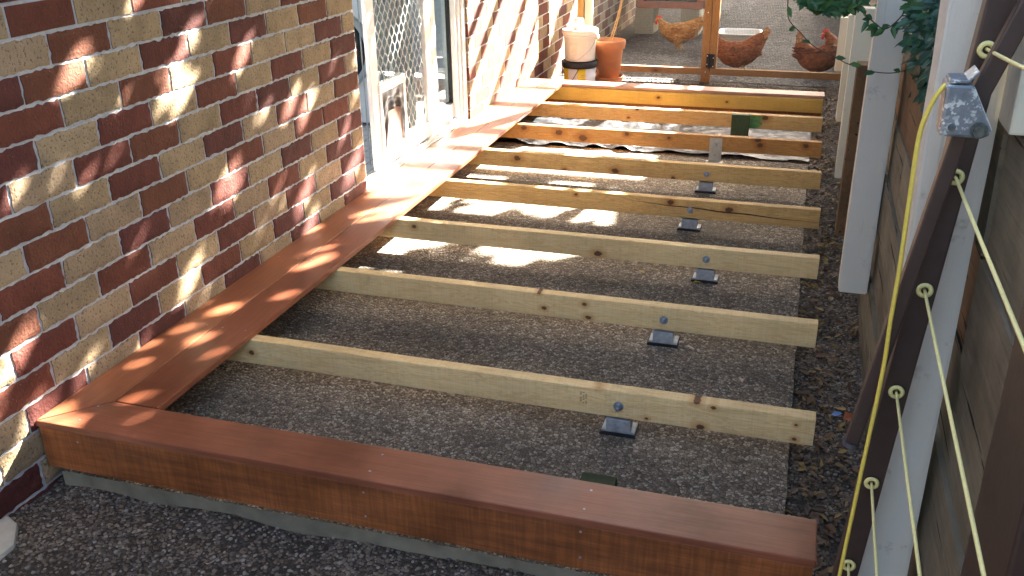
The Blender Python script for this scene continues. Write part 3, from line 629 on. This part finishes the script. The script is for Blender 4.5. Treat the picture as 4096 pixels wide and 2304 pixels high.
for t, r in ((t1, .0016), (t2, .0018), (t3, .0018), (t4, .002)): tube(bm, t, r, 6)
mk('stem', bm, plain('vine_stem', (.06, .045, .03), .7, .3), vine)
bm = bmesh.new()
for t, n, L, skip in ((t1, 9, .030, 0), (t2, 34, .036, 0), (t3, 17, .034, 0), (t4, 60, .042, 0)):
    for i in range(n):
        p = t[min(len(t)-1, int((i+.5)/n*len(t)))]
        for q in range(1 if t is t1 else 2):
            d = Vector((random.uniform(-1, 1), random.uniform(-.6, .3), random.uniform(-.8, .35))).normalized()
            leaf(bm, p+Vector((random.uniform(-.004, .004), 0, 0)), d, Vector((random.uniform(-.4, .4), -1, random.uniform(.2, .8))).normalized(), L*random.uniform(.7, 1.25), L*.5)
mk('leaves', bm, VI, vine)

# ------------------------------------------------------------------ folded clothesline
cl_ = empty('clothesline', (2.15, -.9, .95), 'folded brown metal clothesline with cream cords hanging on the white post', 'clothesline')
def bar(name, p0, p1, wx, wy, mat, bev=.003):
    p0 = Vector(p0); p1 = Vector(p1); d = (p1-p0).normalized(); y = Vector((0, 1, 0)); y = (y-d*y.dot(d)).normalized(); x = y.cross(d).normalized()
    bm = bmesh.new(); q = [p0+x*a*wx/2+y*b*wy/2 for a, b in ((-1, -1), (1, -1), (1, 1), (-1, 1))]; prism(bm, q, p1-p0); return mk(name, bm, mat, cl_, bev=bev)
bar('rail', (2.176, -.79, 1.30), (2.082, -.79, .05), .036, .034, BRN)
bar('arm', (2.222, -.862, 1.27), (2.136, -.862, 1.004), .024, .022, BRN); bar('arm', (2.138, -.86, 1.010), (2.064, -.86, .508), .020, .022, BRN)
mk('mounting_plate', B(2.18, 2.218, -1.325, -1.155, .2, 1.4), BRN, cl_, bev=.004)
mk('end_cap', tube(bmesh.new(), [(2.064, -.86, .508), (2.062, -.86, .50)], .013, 12), plain('worn_rubber', (.05, .05, .06), .6), cl_)
EY = [(2.157, 1.092), (2.148, .920), (2.135, .748), (2.121, .576), (2.108, .405), (2.094, .235)]
ENDS = [(2.152, -1.22, 1.13), (2.146, -1.33, .921), (2.137, -1.41, .727), (2.121, -1.24, .574), (2.108, -1.05, .397), (2.094, -.99, .232)]
for (x, z), e in zip(EY, ENDS):
    bm = bmesh.new(); n = 20; ring = []
    tor = []
    for i in range(n):
        a = 2*math.pi*i/n; tor.append([bm.verts.new((x+(.0085+.0035*math.cos(b))*math.cos(a), -.812+.003*math.sin(b), z+(.0085+.0035*math.cos(b))*math.sin(a))) for b in [k*math.pi/3 for k in range(6)]])
    for i in range(n):
        for k in range(6): bm.faces.new((tor[i][k], tor[(i+1) % n][k], tor[(i+1) % n][(k+1) % 6], tor[i][(k+1) % 6]))
    mk('eyelet', bm, CORD, cl_, smooth=True)
    s = Vector((x, -.80, z)); e = Vector(e); far = s+(e-s)*3.0
    mk('cord', tube(bmesh.new(), sample([s, s.lerp(e, .5)+Vector((0, 0, -.001)), e, far], 6), .0024, 8), CORD, cl_, smooth=True)
mk('pull_cord', tube(bmesh.new(), sample([(2.118, -.88, 1.062), (2.101, -.9, 1.059), (2.089, -.9, 1.03), (2.083, -.9, .993), (2.084, -.9, .911), (2.086, -.9, .811), (2.086, -.897, .728), (2.087, -.895, .649), (2.080, -.9, .481), (2.073, -.9, .282), (2.068, -.9, .1)], 6), .0030, 8), ROPE, cl_, smooth=True)
bm = bmesh.new(); prism(bm, [Vector((2.103, -.915, 1.066)), Vector((2.134, -.915, 1.066)), Vector((2.1635, -.915, 1.012)), Vector((2.161, -.915, 1.0035)), Vector((2.153, -.915, 1.000)), Vector((2.104, -.915, 1.001))], (0, .05, 0))
br = mk('bracket', bm, GALV, cl_, bev=.004)
bm = bmesh.new(); tube(bm, [(2.117, -.922, 1.013), (2.117, -.914, 1.013)], [.0035, .0052], 14); tube(bm, [(2.148, -.923, 1.011), (2.148, -.914, 1.011)], .0078, 6); tube(bm, [(2.148, -.9165, 1.011), (2.148, -.9145, 1.011)], .0105, 20)
mk('bolt', bm, plain('dark_bolt', (.10, .12, .12), .35, .5, .6, var=.4, nsc=150), br)
bm = bmesh.new(); prism(bm, [Vector((2.106, -.917, 1.067)), Vector((2.127, -.917, 1.068)), Vector((2.138, -.917, 1.081)), Vector((2.1365, -.917, 1.0835)), Vector((2.126, -.917, 1.0725)), Vector((2.106, -.917, 1.0715))], (0, .045, 0)); mk('lever', bm, GALV, br, bev=.001)

# ------------------------------------------------------------------ coop front
YC = 5.30
coop = empty('coop_fence', (1.2, YC, -.25), 'stained pine coop front with wire netting and a black hinge', 'coop fence')
mk('post', B(.155, .205, YC-.02, YC+.05, -.25, 2.0), m_pine('coop_orange_pine', (.44, .24, .07), (.34, .17, .05), .2, 'z'), coop, bev=.003)
mk('side_board', B(.207, .256, YC+.005, YC+.03, -.25, 2.0), CREAM, coop, bev=.002)
mk('side_board', B(.258, .272, YC-.01, YC+.03, -.25, 2.0), WHITE, coop, bev=.002)
mk('post', B(1.148, 1.205, YC-.012, YC+.035, -.143+.05, 2.0), OLDPINE, coop, bev=.003)['label'] = 'fixed post left of the hinge'
mk('post', B(1.208, 1.264, YC-.008, YC+.035, -.090, 2.0), OLDPINE, coop, bev=.003)['label'] = 'gate stile right of the hinge'
mk('foot', B(1.150, 1.222, YC+.002, YC+.04, -.30, -.147), OLDPINE, coop, bev=.003)
mk('rail', B(.275, 1.216, YC-.016, YC+.03, -.143, -.094), OLDPINEX, coop, bev=.003)
mk('rail', B(1.219, 2.19, YC-.016, YC+.03, -.141, -.092), OLDPINEX, coop, bev=.003)
mk('rail', B(.275, 2.19, YC-.01, YC+.03, 1.9, 1.95), OLDPINEX, coop, bev=.003)
bm = bmesh.new(); box(bm, 1.187, 1.2045, YC-.018, YC-.0125, -.085, .018); box(bm, 1.209, 1.248, YC-.018, YC-.0085, -.085, .018); tube(bm, [(1.2066, YC-.018, -.088), (1.2066, YC-.018, .02)], .006, 10)
h = mk('hinge', bm, BLK, coop)
BS = plain('bright_screw', (.7, .7, .68), .3, .5, .5)
for x, z in ((1.194, .005), (1.194, -.06), (1.240, -.01), (1.240, -.075), (1.185, -.12), (1.178, .33)): mk('screw', tube(bmesh.new(), [(x, YC-.0205, z), (x, YC-.0095, z)], .0042, 10), BS, coop)
WIRE = plain('galv_wire', (.085, .085, .08), .5, .4, .2, var=.1)
bm = bmesh.new(); p = .0118
x = .275
while x < 2.19:
    box(bm, x-.00038, x+.00038, YC+.034, YC+.0352, -.12, .62); x += p
z = -.12
while z < .62:
    box(bm, .275, 2.19, YC+.0354, YC+.0366, z-.00038, z+.00038); z += p
mk('wire_netting', bm, WIRE, coop)

# buckets, pot
def thing_mesh(name, bm, mat, lab, cat, **k): return tagp(mk(name, bm, mat, **k), lab, cat)
BKX, BKY = .250, 4.98
yb_ = empty('paint_bucket', (BKX, BKY, -.25), 'yellow and white paint bucket with a black lid, below the white bucket', 'bucket')
def m_label():
    k = N('paint_bucket_plastic'); tc = k.n('TexCoord'); sp = k.n('SeparateXYZ'); k.l(tc.outputs['Object'], sp.inputs[0])
    an = k.math('ARCTAN2', sp.outputs[1], sp.outputs[0]); 
    col = k.ramp(k.math('ADD', k.math('MULTIPLY', an, 1/(2*math.pi)), .5), [(.0, (.72, .48, .02)), (.12, (.74, .50, .02)), (.163, (.72, .48, .02)), (.164, (.62, .60, .56)), (.262, (.62, .60, .56)), (.263, (.74, .53, .03)), (.345, (.74, .53, .03)), (.346, (.7, .68, .64))])
    return k.out(col, .4, .5)
mk('body', lathe(bmesh.new(), [(.118, .0), (.126, .19)], (BKX, BKY, -.25), 40), m_label(), yb_, smooth=True)
mk('lid', lathe(bmesh.new(), [(.0, .196), (.12, .196), (.134, .205), (.141, .20), (.141, .165), (.136, .155), (.128, .155)], (BKX, BKY, -.212), 40), BLK, yb_, smooth=True)
def arc(a0, a1, r, z0, sag, n=14): return [(BKX+r*math.cos(a0+(a1-a0)*i/n), BKY+r*math.sin(a0+(a1-a0)*i/n), z0-sag*math.sin(math.pi*i/n)) for i in range(n+1)]
mk('handle', tube(bmesh.new(), arc(math.pi*1.02, math.pi*1.55, .137, -.06, .13, 14), .0028, 6), BLK, yb_)
bm = bmesh.new()
for zz in (-.105, -.118, -.14, -.150): 
    for s in range(5):
        a = -1.25+s*.075; tube(bm, [(BKX+.1245*math.cos(a), BKY+.1245*math.sin(a), zz), (BKX+.1245*math.cos(a+.05), BKY+.1245*math.sin(a+.05), zz)], .0009, 4)
mk('label_print', bm, BLK, yb_)
WP = plain('white_plastic', (.74, .71, .62), .35, .5, var=.03)
wb = empty('white_bucket', (BKX, BKY, -.006), 'white plastic bucket with lid and wire handle standing on the paint bucket', 'bucket')
mk('body', lathe(bmesh.new(), [(.112, .0), (.116, .01), (.124, .175), (.132, .18), (.132, .195)], (BKX, BKY, -.006), 44), WP, wb, smooth=True)
mk('lid', lathe(bmesh.new(), [(.134, .196), (.139, .205), (.139, .228), (.134, .236), (.126, .230), (.0, .228)], (BKX, BKY, -.006), 44), WP, wb, smooth=True)
hp = [(BKX-.134, BKY-.03, .17), (BKX-.139, BKY-.05, .12), (BKX-.12, BKY-.08, .07), (BKX-.07, BKY-.125, .025), (BKX+.0, BKY-.142, .012), (BKX+.05, BKY-.135, .04), (BKX+.11, BKY-.10, .10), (BKX+.134, BKY-.03, .17)]
mk('handle', tube(bmesh.new(), sample(hp, 4), .0016, 6), STEEL, wb, smooth=True)
bm = B(BKX-.045, BKX+.0, BKY-.125, BKY-.1195, .045, .135)
mk('sticker', bm, plain('faded_sticker', (.62, .56, .44), .6), wb)
bm = bmesh.new(); tube(bm, [(BKX+.131, BKY-.02, .175), (BKX+.146, BKY-.022, .175)], .02, 14); mk('handle_lug', bm, WP, wb, smooth=True)
thing_mesh('plastic_cup', lathe(bmesh.new(), [(.042, .0), (.038, .06), (.036, .078), (.030, .082), (.0, .082)], (BKX-.01, BKY-.01, .2245), 28), WP, 'upturned white plastic cup standing on the lid of the white bucket', 'cup', smooth=True)
PX, PY = .442, 5.16
TER = plain('terracotta', (.46, .19, .085), .75, .3, var=.12, nsc=12, bump=.001)
thing_mesh('pot_saucer', lathe(bmesh.new(), [(.0, .0), (.108, .0), (.122, .055), (.116, .058), (.106, .012), (.0, .012)], (PX, PY, -.212), 40), TER, 'terracotta saucer under the flower pot', 'saucer', smooth=False)
pt = empty('flower_pot', (PX, PY, -.2), 'terracotta flower pot holding soil and two bare canes', 'flower pot')
mk('pot', lathe(bmesh.new(), [(.0, .0), (.085, .0), (.108, .245), (.123, .255), (.129, .305), (.125, .318), (.110, .318), (.102, .262)], (PX, PY, -.195), 48), TER, pt, smooth=True)
bm = bmesh.new(); lathe(bm, [(.0, .0), (.103, .0)], (PX, PY, .078), 24); mk('soil', bm, GRND, pt)
bm = bmesh.new()
for i in range(160):
    a = random.random()*6.28; r = .095*random.random()**.5; icos(bm, (PX+r*math.cos(a), PY+r*math.sin(a), .082), random.uniform(.004, .008), a, (1, 1, .7))
mk('pebble_mulch', bm, PEB, pt)
CANE = plain('dry_cane', (.42, .25, .10), .6, .3, var=.2, nsc=40)
for i, (x, dx) in enumerate(((.446, .115), (.464, .105))):
    thing_mesh('cane', tube(bmesh.new(), sample([(x, 5.10, .09), (x+dx*.55, 5.105, .30), (x+dx, 5.10, .56), (x+dx*1.1, 5.1, .8)], 4), .0042, 8), CANE, ('straight dry cane, the left one of two in the flower pot', 'straight dry cane, the right one of two in the flower pot')[i], 'cane', smooth=True)['group'] = 'canes in the pot'

# ------------------------------------------------------------------ inside the coop
def concrete(x, y, z, h, lab):
    thing_mesh('concrete_block', B(x, x+.19, y, y+.39, z, z+h), plain('block_%d' % random.randint(0, 9999), (.33, .31, .24), .9, .2, var=.12, nsc=60, bump=.003), lab, 'block', bev=.004)['group'] = 'concrete blocks under the hutch'
zb = -.262
concrete(.18, 7.74, zb, .148, 'lower concrete block of the left pair under the hutch'); concrete(.18, 7.74, zb+.151, .148, 'upper concrete block of the left pair under the hutch')
concrete(.65, 7.74, zb, .148, 'lower concrete block of the right pair under the hutch'); concrete(.65, 7.74, zb+.151, .148, 'upper concrete block of the right pair under the hutch')
REDW = plain('red_painted_wood', (.30, .085, .04), .6, .3, var=.2, nsc=20)
hu = empty('hen_hutch', (.54, 8.1, .04), 'red framed hen hutch raised on concrete blocks', 'hutch')
bm = bmesh.new(); box(bm, .20, .87, 7.72, 7.76, .040, .105); box(bm, .20, .26, 7.721, 7.761, .106, .8); box(bm, .81, .87, 7.721, 7.761, .106, .8); box(bm, .20, .87, 7.72, 7.76, .801, .86); mk('frame', bm, REDW, hu, bev=.003)
mk('body', B(.18, .89, 7.765, 8.6, .040, .86), plain('hutch_inner_shade', (.03, .035, .03), .8, .2), hu)  # near-black solid box: the shaded hutch interior put into its colour
thing_mesh('feed_sack', tube(bmesh.new(), sample([(.97, 7.9, -.24), (.955, 7.9, -.10), (.965, 7.9, .05), (.955, 7.9, .25)], 4), [.05]*13, 12), plain('grey_sack', (.40, .45, .48), .7, .3, var=.2, nsc=20, bump=.006), 'grey rumpled feed sack standing beside the right hand concrete blocks', 'sack', smooth=True)
# enamel tub
def tub():
    r = empty('enamel_tub', (1.30, 7.1, -.25), 'white enamel tub on the coop floor behind the brown hen', 'tub')
    def ring(w, d, z, n=40):
        o = []
        for i in range(n):
            a = 2*math.pi*i/n; c, s = math.cos(a), math.sin(a); e = .42
            o.append(Vector((1.30+w*math.copysign(abs(c)**e, c), 7.1+d*math.copysign(abs(s)**e, s), z)))
        return o
    bm = bmesh.new(); rs = [ring(.12, .11, -.25), ring(.17, .15, -.17), ring(.188, .175, -.09), ring(.204, .19, -.083), ring(.204, .19, -.073), ring(.190, .178, -.073), ring(.176, .165, -.09), ring(.15, .13, -.2), ring(.1, .09, -.235)]
    vv = [[bm.verts.new(p) for p in q] for q in rs]
    for a, b in zip(vv, vv[1:]):
        for k in range(40): bm.faces.new((a[k], a[(k+1) % 40], b[(k+1) % 40], b[k]))
    bm.faces.new(vv[0][::-1]); bm.faces.new(vv[-1]); bmesh.ops.recalc_face_normals(bm, faces=bm.faces)
    mk('basin', bm, plain('tub_enamel', (.66, .66, .60), .3, .5, var=.05), r, smooth=True)
    bm = bmesh.new(); tube(bm, [(1.13, 7.265, -.125), (1.125, 7.262, -.10), (1.133, 7.268, -.095)], .004, 6); mk('handle', bm, BLK, r)
tub()
# hens
COMB = plain('hen_comb', (.62, .035, .04), .55, .4, var=.2, nsc=80); BEAK = plain('hen_beak', (.45, .32, .16), .5); LEG = plain('hen_leg', (.48, .27, .08), .6)
def hen(loc, rz, sc, prof, mats, lab, head, legs=True, turn=0, tailc=None):
    """prof: (x, z, half height, half width, y) from tail to head in the bird's own frame, facing +x"""
    r = empty('hen', loc, lab, 'hen', 'brown hens in the coop', rz); r.scale = (sc, sc, sc)
    body, wing, tail = mats
    P = prof; n = 20; bm = bmesh.new(); rings = []
    pts = sample([(a[0], a[4] if len(a) > 4 else 0, a[1]) for a in P], 4); rh = sample([(a[2], a[3], 0) for a in P], 4)
    for i, p in enumerate(pts):
        t = (pts[min(i+1, len(pts)-1)]-pts[max(i-1, 0)]).normalized(); s = Vector((0, 0, 1)).cross(t)
        s = s.normalized() if s.length > .05 else Vector((0, 1, 0)); u = t.cross(s)
        rings.append([bm.verts.new(p+u*math.cos(2*math.pi*k/n)*rh[i].x+s*math.sin(2*math.pi*k/n)*rh[i].y) for k in range(n)])
    for a, b in zip(rings, rings[1:]):
        for k in range(n): bm.faces.new((a[k], a[(k+1) % n], b[(k+1) % n], b[k]))
    bm.faces.new(rings[0][::-1]); bm.faces.new(rings[-1]); bmesh.ops.recalc_face_normals(bm, faces=bm.faces)
    for v in bm.verts: v.co += v.normal*noise.noise(v.co*26)*.005
    o = mk('body', bm, body, r, local=True, smooth=True)
    # wings: overlapping feather blades lying on the flank
    for sy in (-1, 1):
        bm = bmesh.new()
        for i in range(34):
            u = random.random(); v = random.random(); x = .085-.19*u; z = .235-.075*v-.02*u; yy = sy*(.071+.012*(1-abs(v-.4))-.02*u)
            leaf(bm, Vector((x, yy, z)), Vector((-1, -.12*sy, -.12+.35*u)), Vector((0, sy, .35)).normalized(), .06+.03*u, .026, .05)
        mk('wing', bm, wing, r, local=True)
    bm = bmesh.new(); tx, tz = P[0][0], P[0][1]; dx, dz = P[0][0]-P[1][0], P[0][1]-P[1][1]; l_ = math.hypot(dx, dz); dx /= l_; dz /= l_
    for i in range(26):
        f = (i-12.5)/12.5; leaf(bm, Vector((tx-dx*.06+random.uniform(-.01, .01), f*.016, tz-dz*.06+random.uniform(-.018, .018))), Vector((dx+random.uniform(-.2, .2), f*.25, dz+random.uniform(-.2, .2))), Vector((.2, 1 if f > 0 else -1, .2)).normalized(), .085, .028, .05)
    mk('tail_feathers', bm, tail, r, local=True)
    hx, hy, hz = head; ct, s_ = math.cos(turn), math.sin(turn)
    def H(x, y, z): return Vector((hx+x*ct-y*s_, hy+x*s_+y*ct, hz+z))
    bm = bmesh.new(); base = [(-.018, .016), (-.022, .036), (-.010, .030), (-.006, .046), (.004, .033), (.010, .045), (.017, .030), (.024, .034), (.028, .014), (.0, .012)]
    prism(bm, [H(x, -.003, z) for x, z in base], H(0, .003, 0)-H(0, -.003, 0)); mk('comb', bm, COMB, r, local=True, bev=.001)
    bm = bmesh.new()
    for sy in (-1, 1):
        tube(bm, [H(.022, sy*.008, -.004), H(.024, sy*.012, -.020), H(.022, sy*.012, -.034), H(.020, sy*.011, -.040)], [.006, .010, .010, .003], 8); tube(bm, [H(.004, sy*.017, .004), H(.016, sy*.016, .0)], [.010, .009], 8)
    mk('wattle', bm, COMB, r, local=True, smooth=True)
    mk('beak', tube(bmesh.new(), [H(.020, 0, .003), H(.036, 0, 0), H(.048, 0, -.006)], [.009, .006, .001], 8), BEAK, r, local=True, smooth=True)
    bm = bmesh.new()
    for sy in (-1, 1): tube(bm, [H(.010, sy*.0185, .008), H(.010, sy*.0215, .008)], .0035, 8)
    mk('eye', bm, BLK, r, local=True)
    bm = bmesh.new()
    for sy in (-1, 1):
        tube(bm, sample([(-.01, sy*.030, .165), (-.004, sy*.037, .12), (.006, sy*.038, .085), (.008, sy*.037, .062)], 3), [.055, .052, .047, .042, .037, .032, .027, .022, .017, .012], 12)
    for v in bm.verts: v.co += v.normal*noise.noise(v.co*40)*.006
    mk('thigh', bm, body, r, local=True, smooth=True)
    if legs:
        for sy, dx_ in ((-1, .02), (1, -.035)):
            bm = bmesh.new(); tube(bm, [(-.01, sy*.035, .13), (.012+dx_*.4, sy*.036, .10), (dx_*1.2-.012, sy*.036, .052), (dx_+.004, sy*.036, .008)], [.024, .014, .0065, .006], 8)
            for a in (-.5, 0, .5, math.pi): tube(bm, [(dx_+.004, sy*.036, .007), (dx_+.004+.04*math.cos(a)*(1 if a < 3 else .5), sy*.036+.04*math.sin(a), .003)], [.005, .002], 6)
            mk('leg', bm, LEG, r, local=True, smooth=True)
    return r
F1 = m_feather('feather_gold', (.34, .15, .045), (.48, .25, .09), (.62, .42, .22)); F1p = m_feather('feather_cream', (.50, .32, .15), (.62, .46, .27), (.70, .58, .40)); F1w = m_feather('feather_goldbrown', (.26, .10, .035), (.38, .17, .06), (.50, .28, .11))
F2 = m_feather('feather_russet', (.17, .052, .02), (.26, .085, .03), (.36, .14, .05)); F2w = m_feather('feather_russet_dark', (.15, .045, .02), (.22, .07, .026), (.30, .11, .04)); F2t = m_feather('feather_russet_pale', (.30, .12, .045), (.46, .27, .14), (.70, .60, .48))
F3 = m_feather('feather_dark_russet', (.10, .028, .014), (.15, .042, .018), (.20, .065, .025))
PR1 = [(-.25, .345, .012, .006), (-.20, .30, .040, .018), (-.14, .25, .066, .042), (-.07, .205, .088, .066), (.02, .185, .094, .076), (.09, .20, .080, .068), (.135, .232, .054, .046), (.162, .262, .036, .030), (.182, .290, .026, .022), (.200, .299, .020, .018), (.212, .298, .010, .010)]
hen((.765, 6.80, -.245), math.pi-.05, 1.0, PR1, (F1, F1w, F1p), 'golden hen with a pale tail, standing left of the coop post', (.192, 0, .297))
PR2 = [(-.205, .350, .016, .008), (-.178, .315, .042, .022), (-.13, .262, .070, .046), (-.06, .190, .098, .074), (.02, .165, .108, .084), (.085, .178, .102, .076), (.135, .21, .078, .056), (.165, .245, .052, .042), (.182, .272, .034, .030), (.196, .285, .026, .023), (.212, .286, .018, .017), (.226, .282, .009, .009)]
hen((1.395, 5.90, -.245), math.pi+.03, 1.0, PR2, (F2, F2w, F2t), 'russet hen in front of the tub, its head half hidden by the coop post', (.200, 0, .287))
PR3 = [(-.145, .315, .012, .008), (-.135, .275, .036, .020), (-.115, .225, .062, .046), (-.06, .165, .092, .072), (.01, .145, .102, .084), (.07, .17, .098, .078), (.10, .225, .078, .062), (.105, .275, .055, .048), (.085, .315, .036, .034), (.062, .338, .028, .026), (.045, .340, .021, .020), (.032, .338, .010, .010)]
hen((2.005, 5.88, -.245), -.22, 1.04, PR3, (F2, F3, F2t), 'dark russet hen on the right, looking back over its raised breast', (.055, 0, .338), turn=math.pi)
# ------------------------------------------------------------------ unseen shade casters shaped for the sun pattern: pergola, its panels, tree
perg = empty('pergola', (2.5, 6.5, -.25), 'unseen pergola of thin battens added to stripe the yard with shade', 'pergola')
PG = plain('pergola_timber', (.30, .2, .12), .7)
H_ = 2.62
def bat(yp, wd, x0=.75, x1=3.3): return B(x0, x1, yp+1.4286*(H_+.05), yp+1.4286*(H_+.05)+wd, H_, H_+.03)
for yp, wd in ((2.10, .10), (2.84, .11), (3.53, .11), (4.10, .035)): mk('batten', bat(yp, wd), PG, perg)
mk('beam', bat(4.86, .42, .5, 4.2), PG, perg); mk('shade_panel', bat(5.62, 12, .5, 4.2), PG, perg); mk('shade_panel', bat(5.285, .33, 2.76, 4.2), PG, perg); XB = 1.245+.643*(H_+.05)  # unseen beam and panels added to keep the far end in crisp shade
mk('beam', B(XB, XB+.14, 5.2, 8.9, H_-.05, H_-.02), PG, perg)  # unseen beam added to edge the sunlit area on the right
mk('post', B(3.9, 4.0, 8.8, 8.9, -.3, H_-.001), PG, perg); mk('post', B(3.5, 3.6, 12.9, 13.0, -.3, H_), PG, perg); mk('beam', B(3.5, 3.6, 8.6, 13, H_-.15, H_-.051), PG, perg)
TREE = m_leaf('tree_leaf', [(.045, .10, .03), (.06, .13, .035), (.035, .08, .025)], .5, .25)
tree = empty('leafy_tree', (3.9, 4.5, .0), 'unseen leafy tree over the fence, crown shaped to dapple the yard', 'tree')
bm = bmesh.new(); tube(bm, sample([(3.9, 4.5, -.1), (3.8, 4.6, 1.4), (3.3, 5.0, 2.7)], 5), [.16-.006*i for i in range(11)], 12)
for e in ((2.2, 1.5, 3.0), (2.4, 3.5, 3.1), (3.2, 7.5, 3.1), (3.0, 11, 3.1), (3.8, 2.0, 3.1)): tube(bm, sample([(3.5, 4.85, 2.2), ((3.3+e[0])/2, (4.9+e[1])/2, 2.9), e], 5), [.06-.005*i for i in range(11)], 8)
mk('trunk', bm, plain('bark', (.12, .09, .07), .9, .2, var=.3, nsc=18, bump=.01), tree, smooth=True)
bm = bmesh.new(); rnd = random.Random(3); cnt = 0
def cov(xp, yp):
    """how densely the crown covers the sun line that ends at (xp, yp) on the deck plane"""
    if yp > 4.93 or xp > 1.30: return 1.0
    if 1.5 < yp < 2.75 and xp > .28 and noise.noise(Vector((xp*4.2+yp*1.5, yp*2.4-xp*2, 4))) > .27: return .5
    if yp > (1.95 if xp < -.12 else 1.60)+.22*noise.noise(Vector((xp*5, 3, 1))): return 0
    return 1.0
HL = []  # gaps placed in the crown to let sun spots through
while len(HL) < 190:
    hx_ = rnd.uniform(-.72, .62); hy_ = rnd.uniform(-2.6, 1.95)
    g_ = noise.noise(Vector((hx_*2.6, hy_*1.8, 5)))
    if g_ < -.12 and hy_ < 1.2: continue
    if hx_ > .30 and hy_ > -.75 and hy_ < 1.0: continue
    if hx_ > .75-.2*abs(hy_): continue
    HL.append((hx_, hy_, rnd.choice((-.006, -.003, .0, .005, .010, .019))*(1.6 if hy_ > 1.1 else 1)))
HG = {}
for h_ in HL:
    for i_ in range(-1, 2):
        for j_ in range(-1, 2): HG.setdefault((int(h_[0]*5)+i_, int(h_[1]*5)+j_), []).append(h_)
def inhole(xp, yp, half):
    for hx_, hy_, r_ in HG.get((int(xp*5), int(yp*5)), ()):
        dx_, dy_ = xp-hx_, yp-hy_; al = dx_*.41+dy_*.912; pe = dx_*.912-dy_*.41
        if (al/(1.83*(r_+half)))**2+(pe/(r_+half))**2 < 1: return True
    return False
while cnt < 66000:
    z = rnd.uniform(2.7, 3.2); dz_ = cnt % 12 < 5
    if dz_: xp = rnd.uniform(-.95, 1.32); yp = rnd.uniform(-4.0, 2.1)
    else:
        xp = rnd.uniform(-.95, 2.8); yp = rnd.uniform(-4.2, 11)
        if xp < 1.28 and -3.9 < yp < 2 and rnd.random() < .6: continue
    if yp > 5.0 and xp < 2.0: continue
    if rnd.random() > cov(xp, yp): continue
    s = rnd.uniform(.75, 1.15); small = xp < 1.28 and -3.9 < yp < 2.1; L = (.074 if small else .135)*s
    a = rnd.random()*6.28
    nrm = (SD+Vector((rnd.uniform(-.6, .6), rnd.uniform(-.6, .6), rnd.uniform(-.6, .6)))).normalized(); d = nrm.cross(Vector((math.cos(a), math.sin(a), .3))).normalized()
    if (xp > 1.3 or yp > 4.95) and (xp < 1.42 or yp < 5.1) : L *= .7
    x = xp+.643*(z+.05); y = yp+1.4286*(z+.05)
    p_ = Vector((x, y, z)); c_ = p_+d*L*.5
    if small and inhole(c_.x-.643*(c_.z+.05), c_.y-1.4286*(c_.z+.05), .028*s): continue
    leaf(bm, p_, d, nrm, L, L*.62, .1); cnt += 1
mk('crown', bm, TREE, tree)
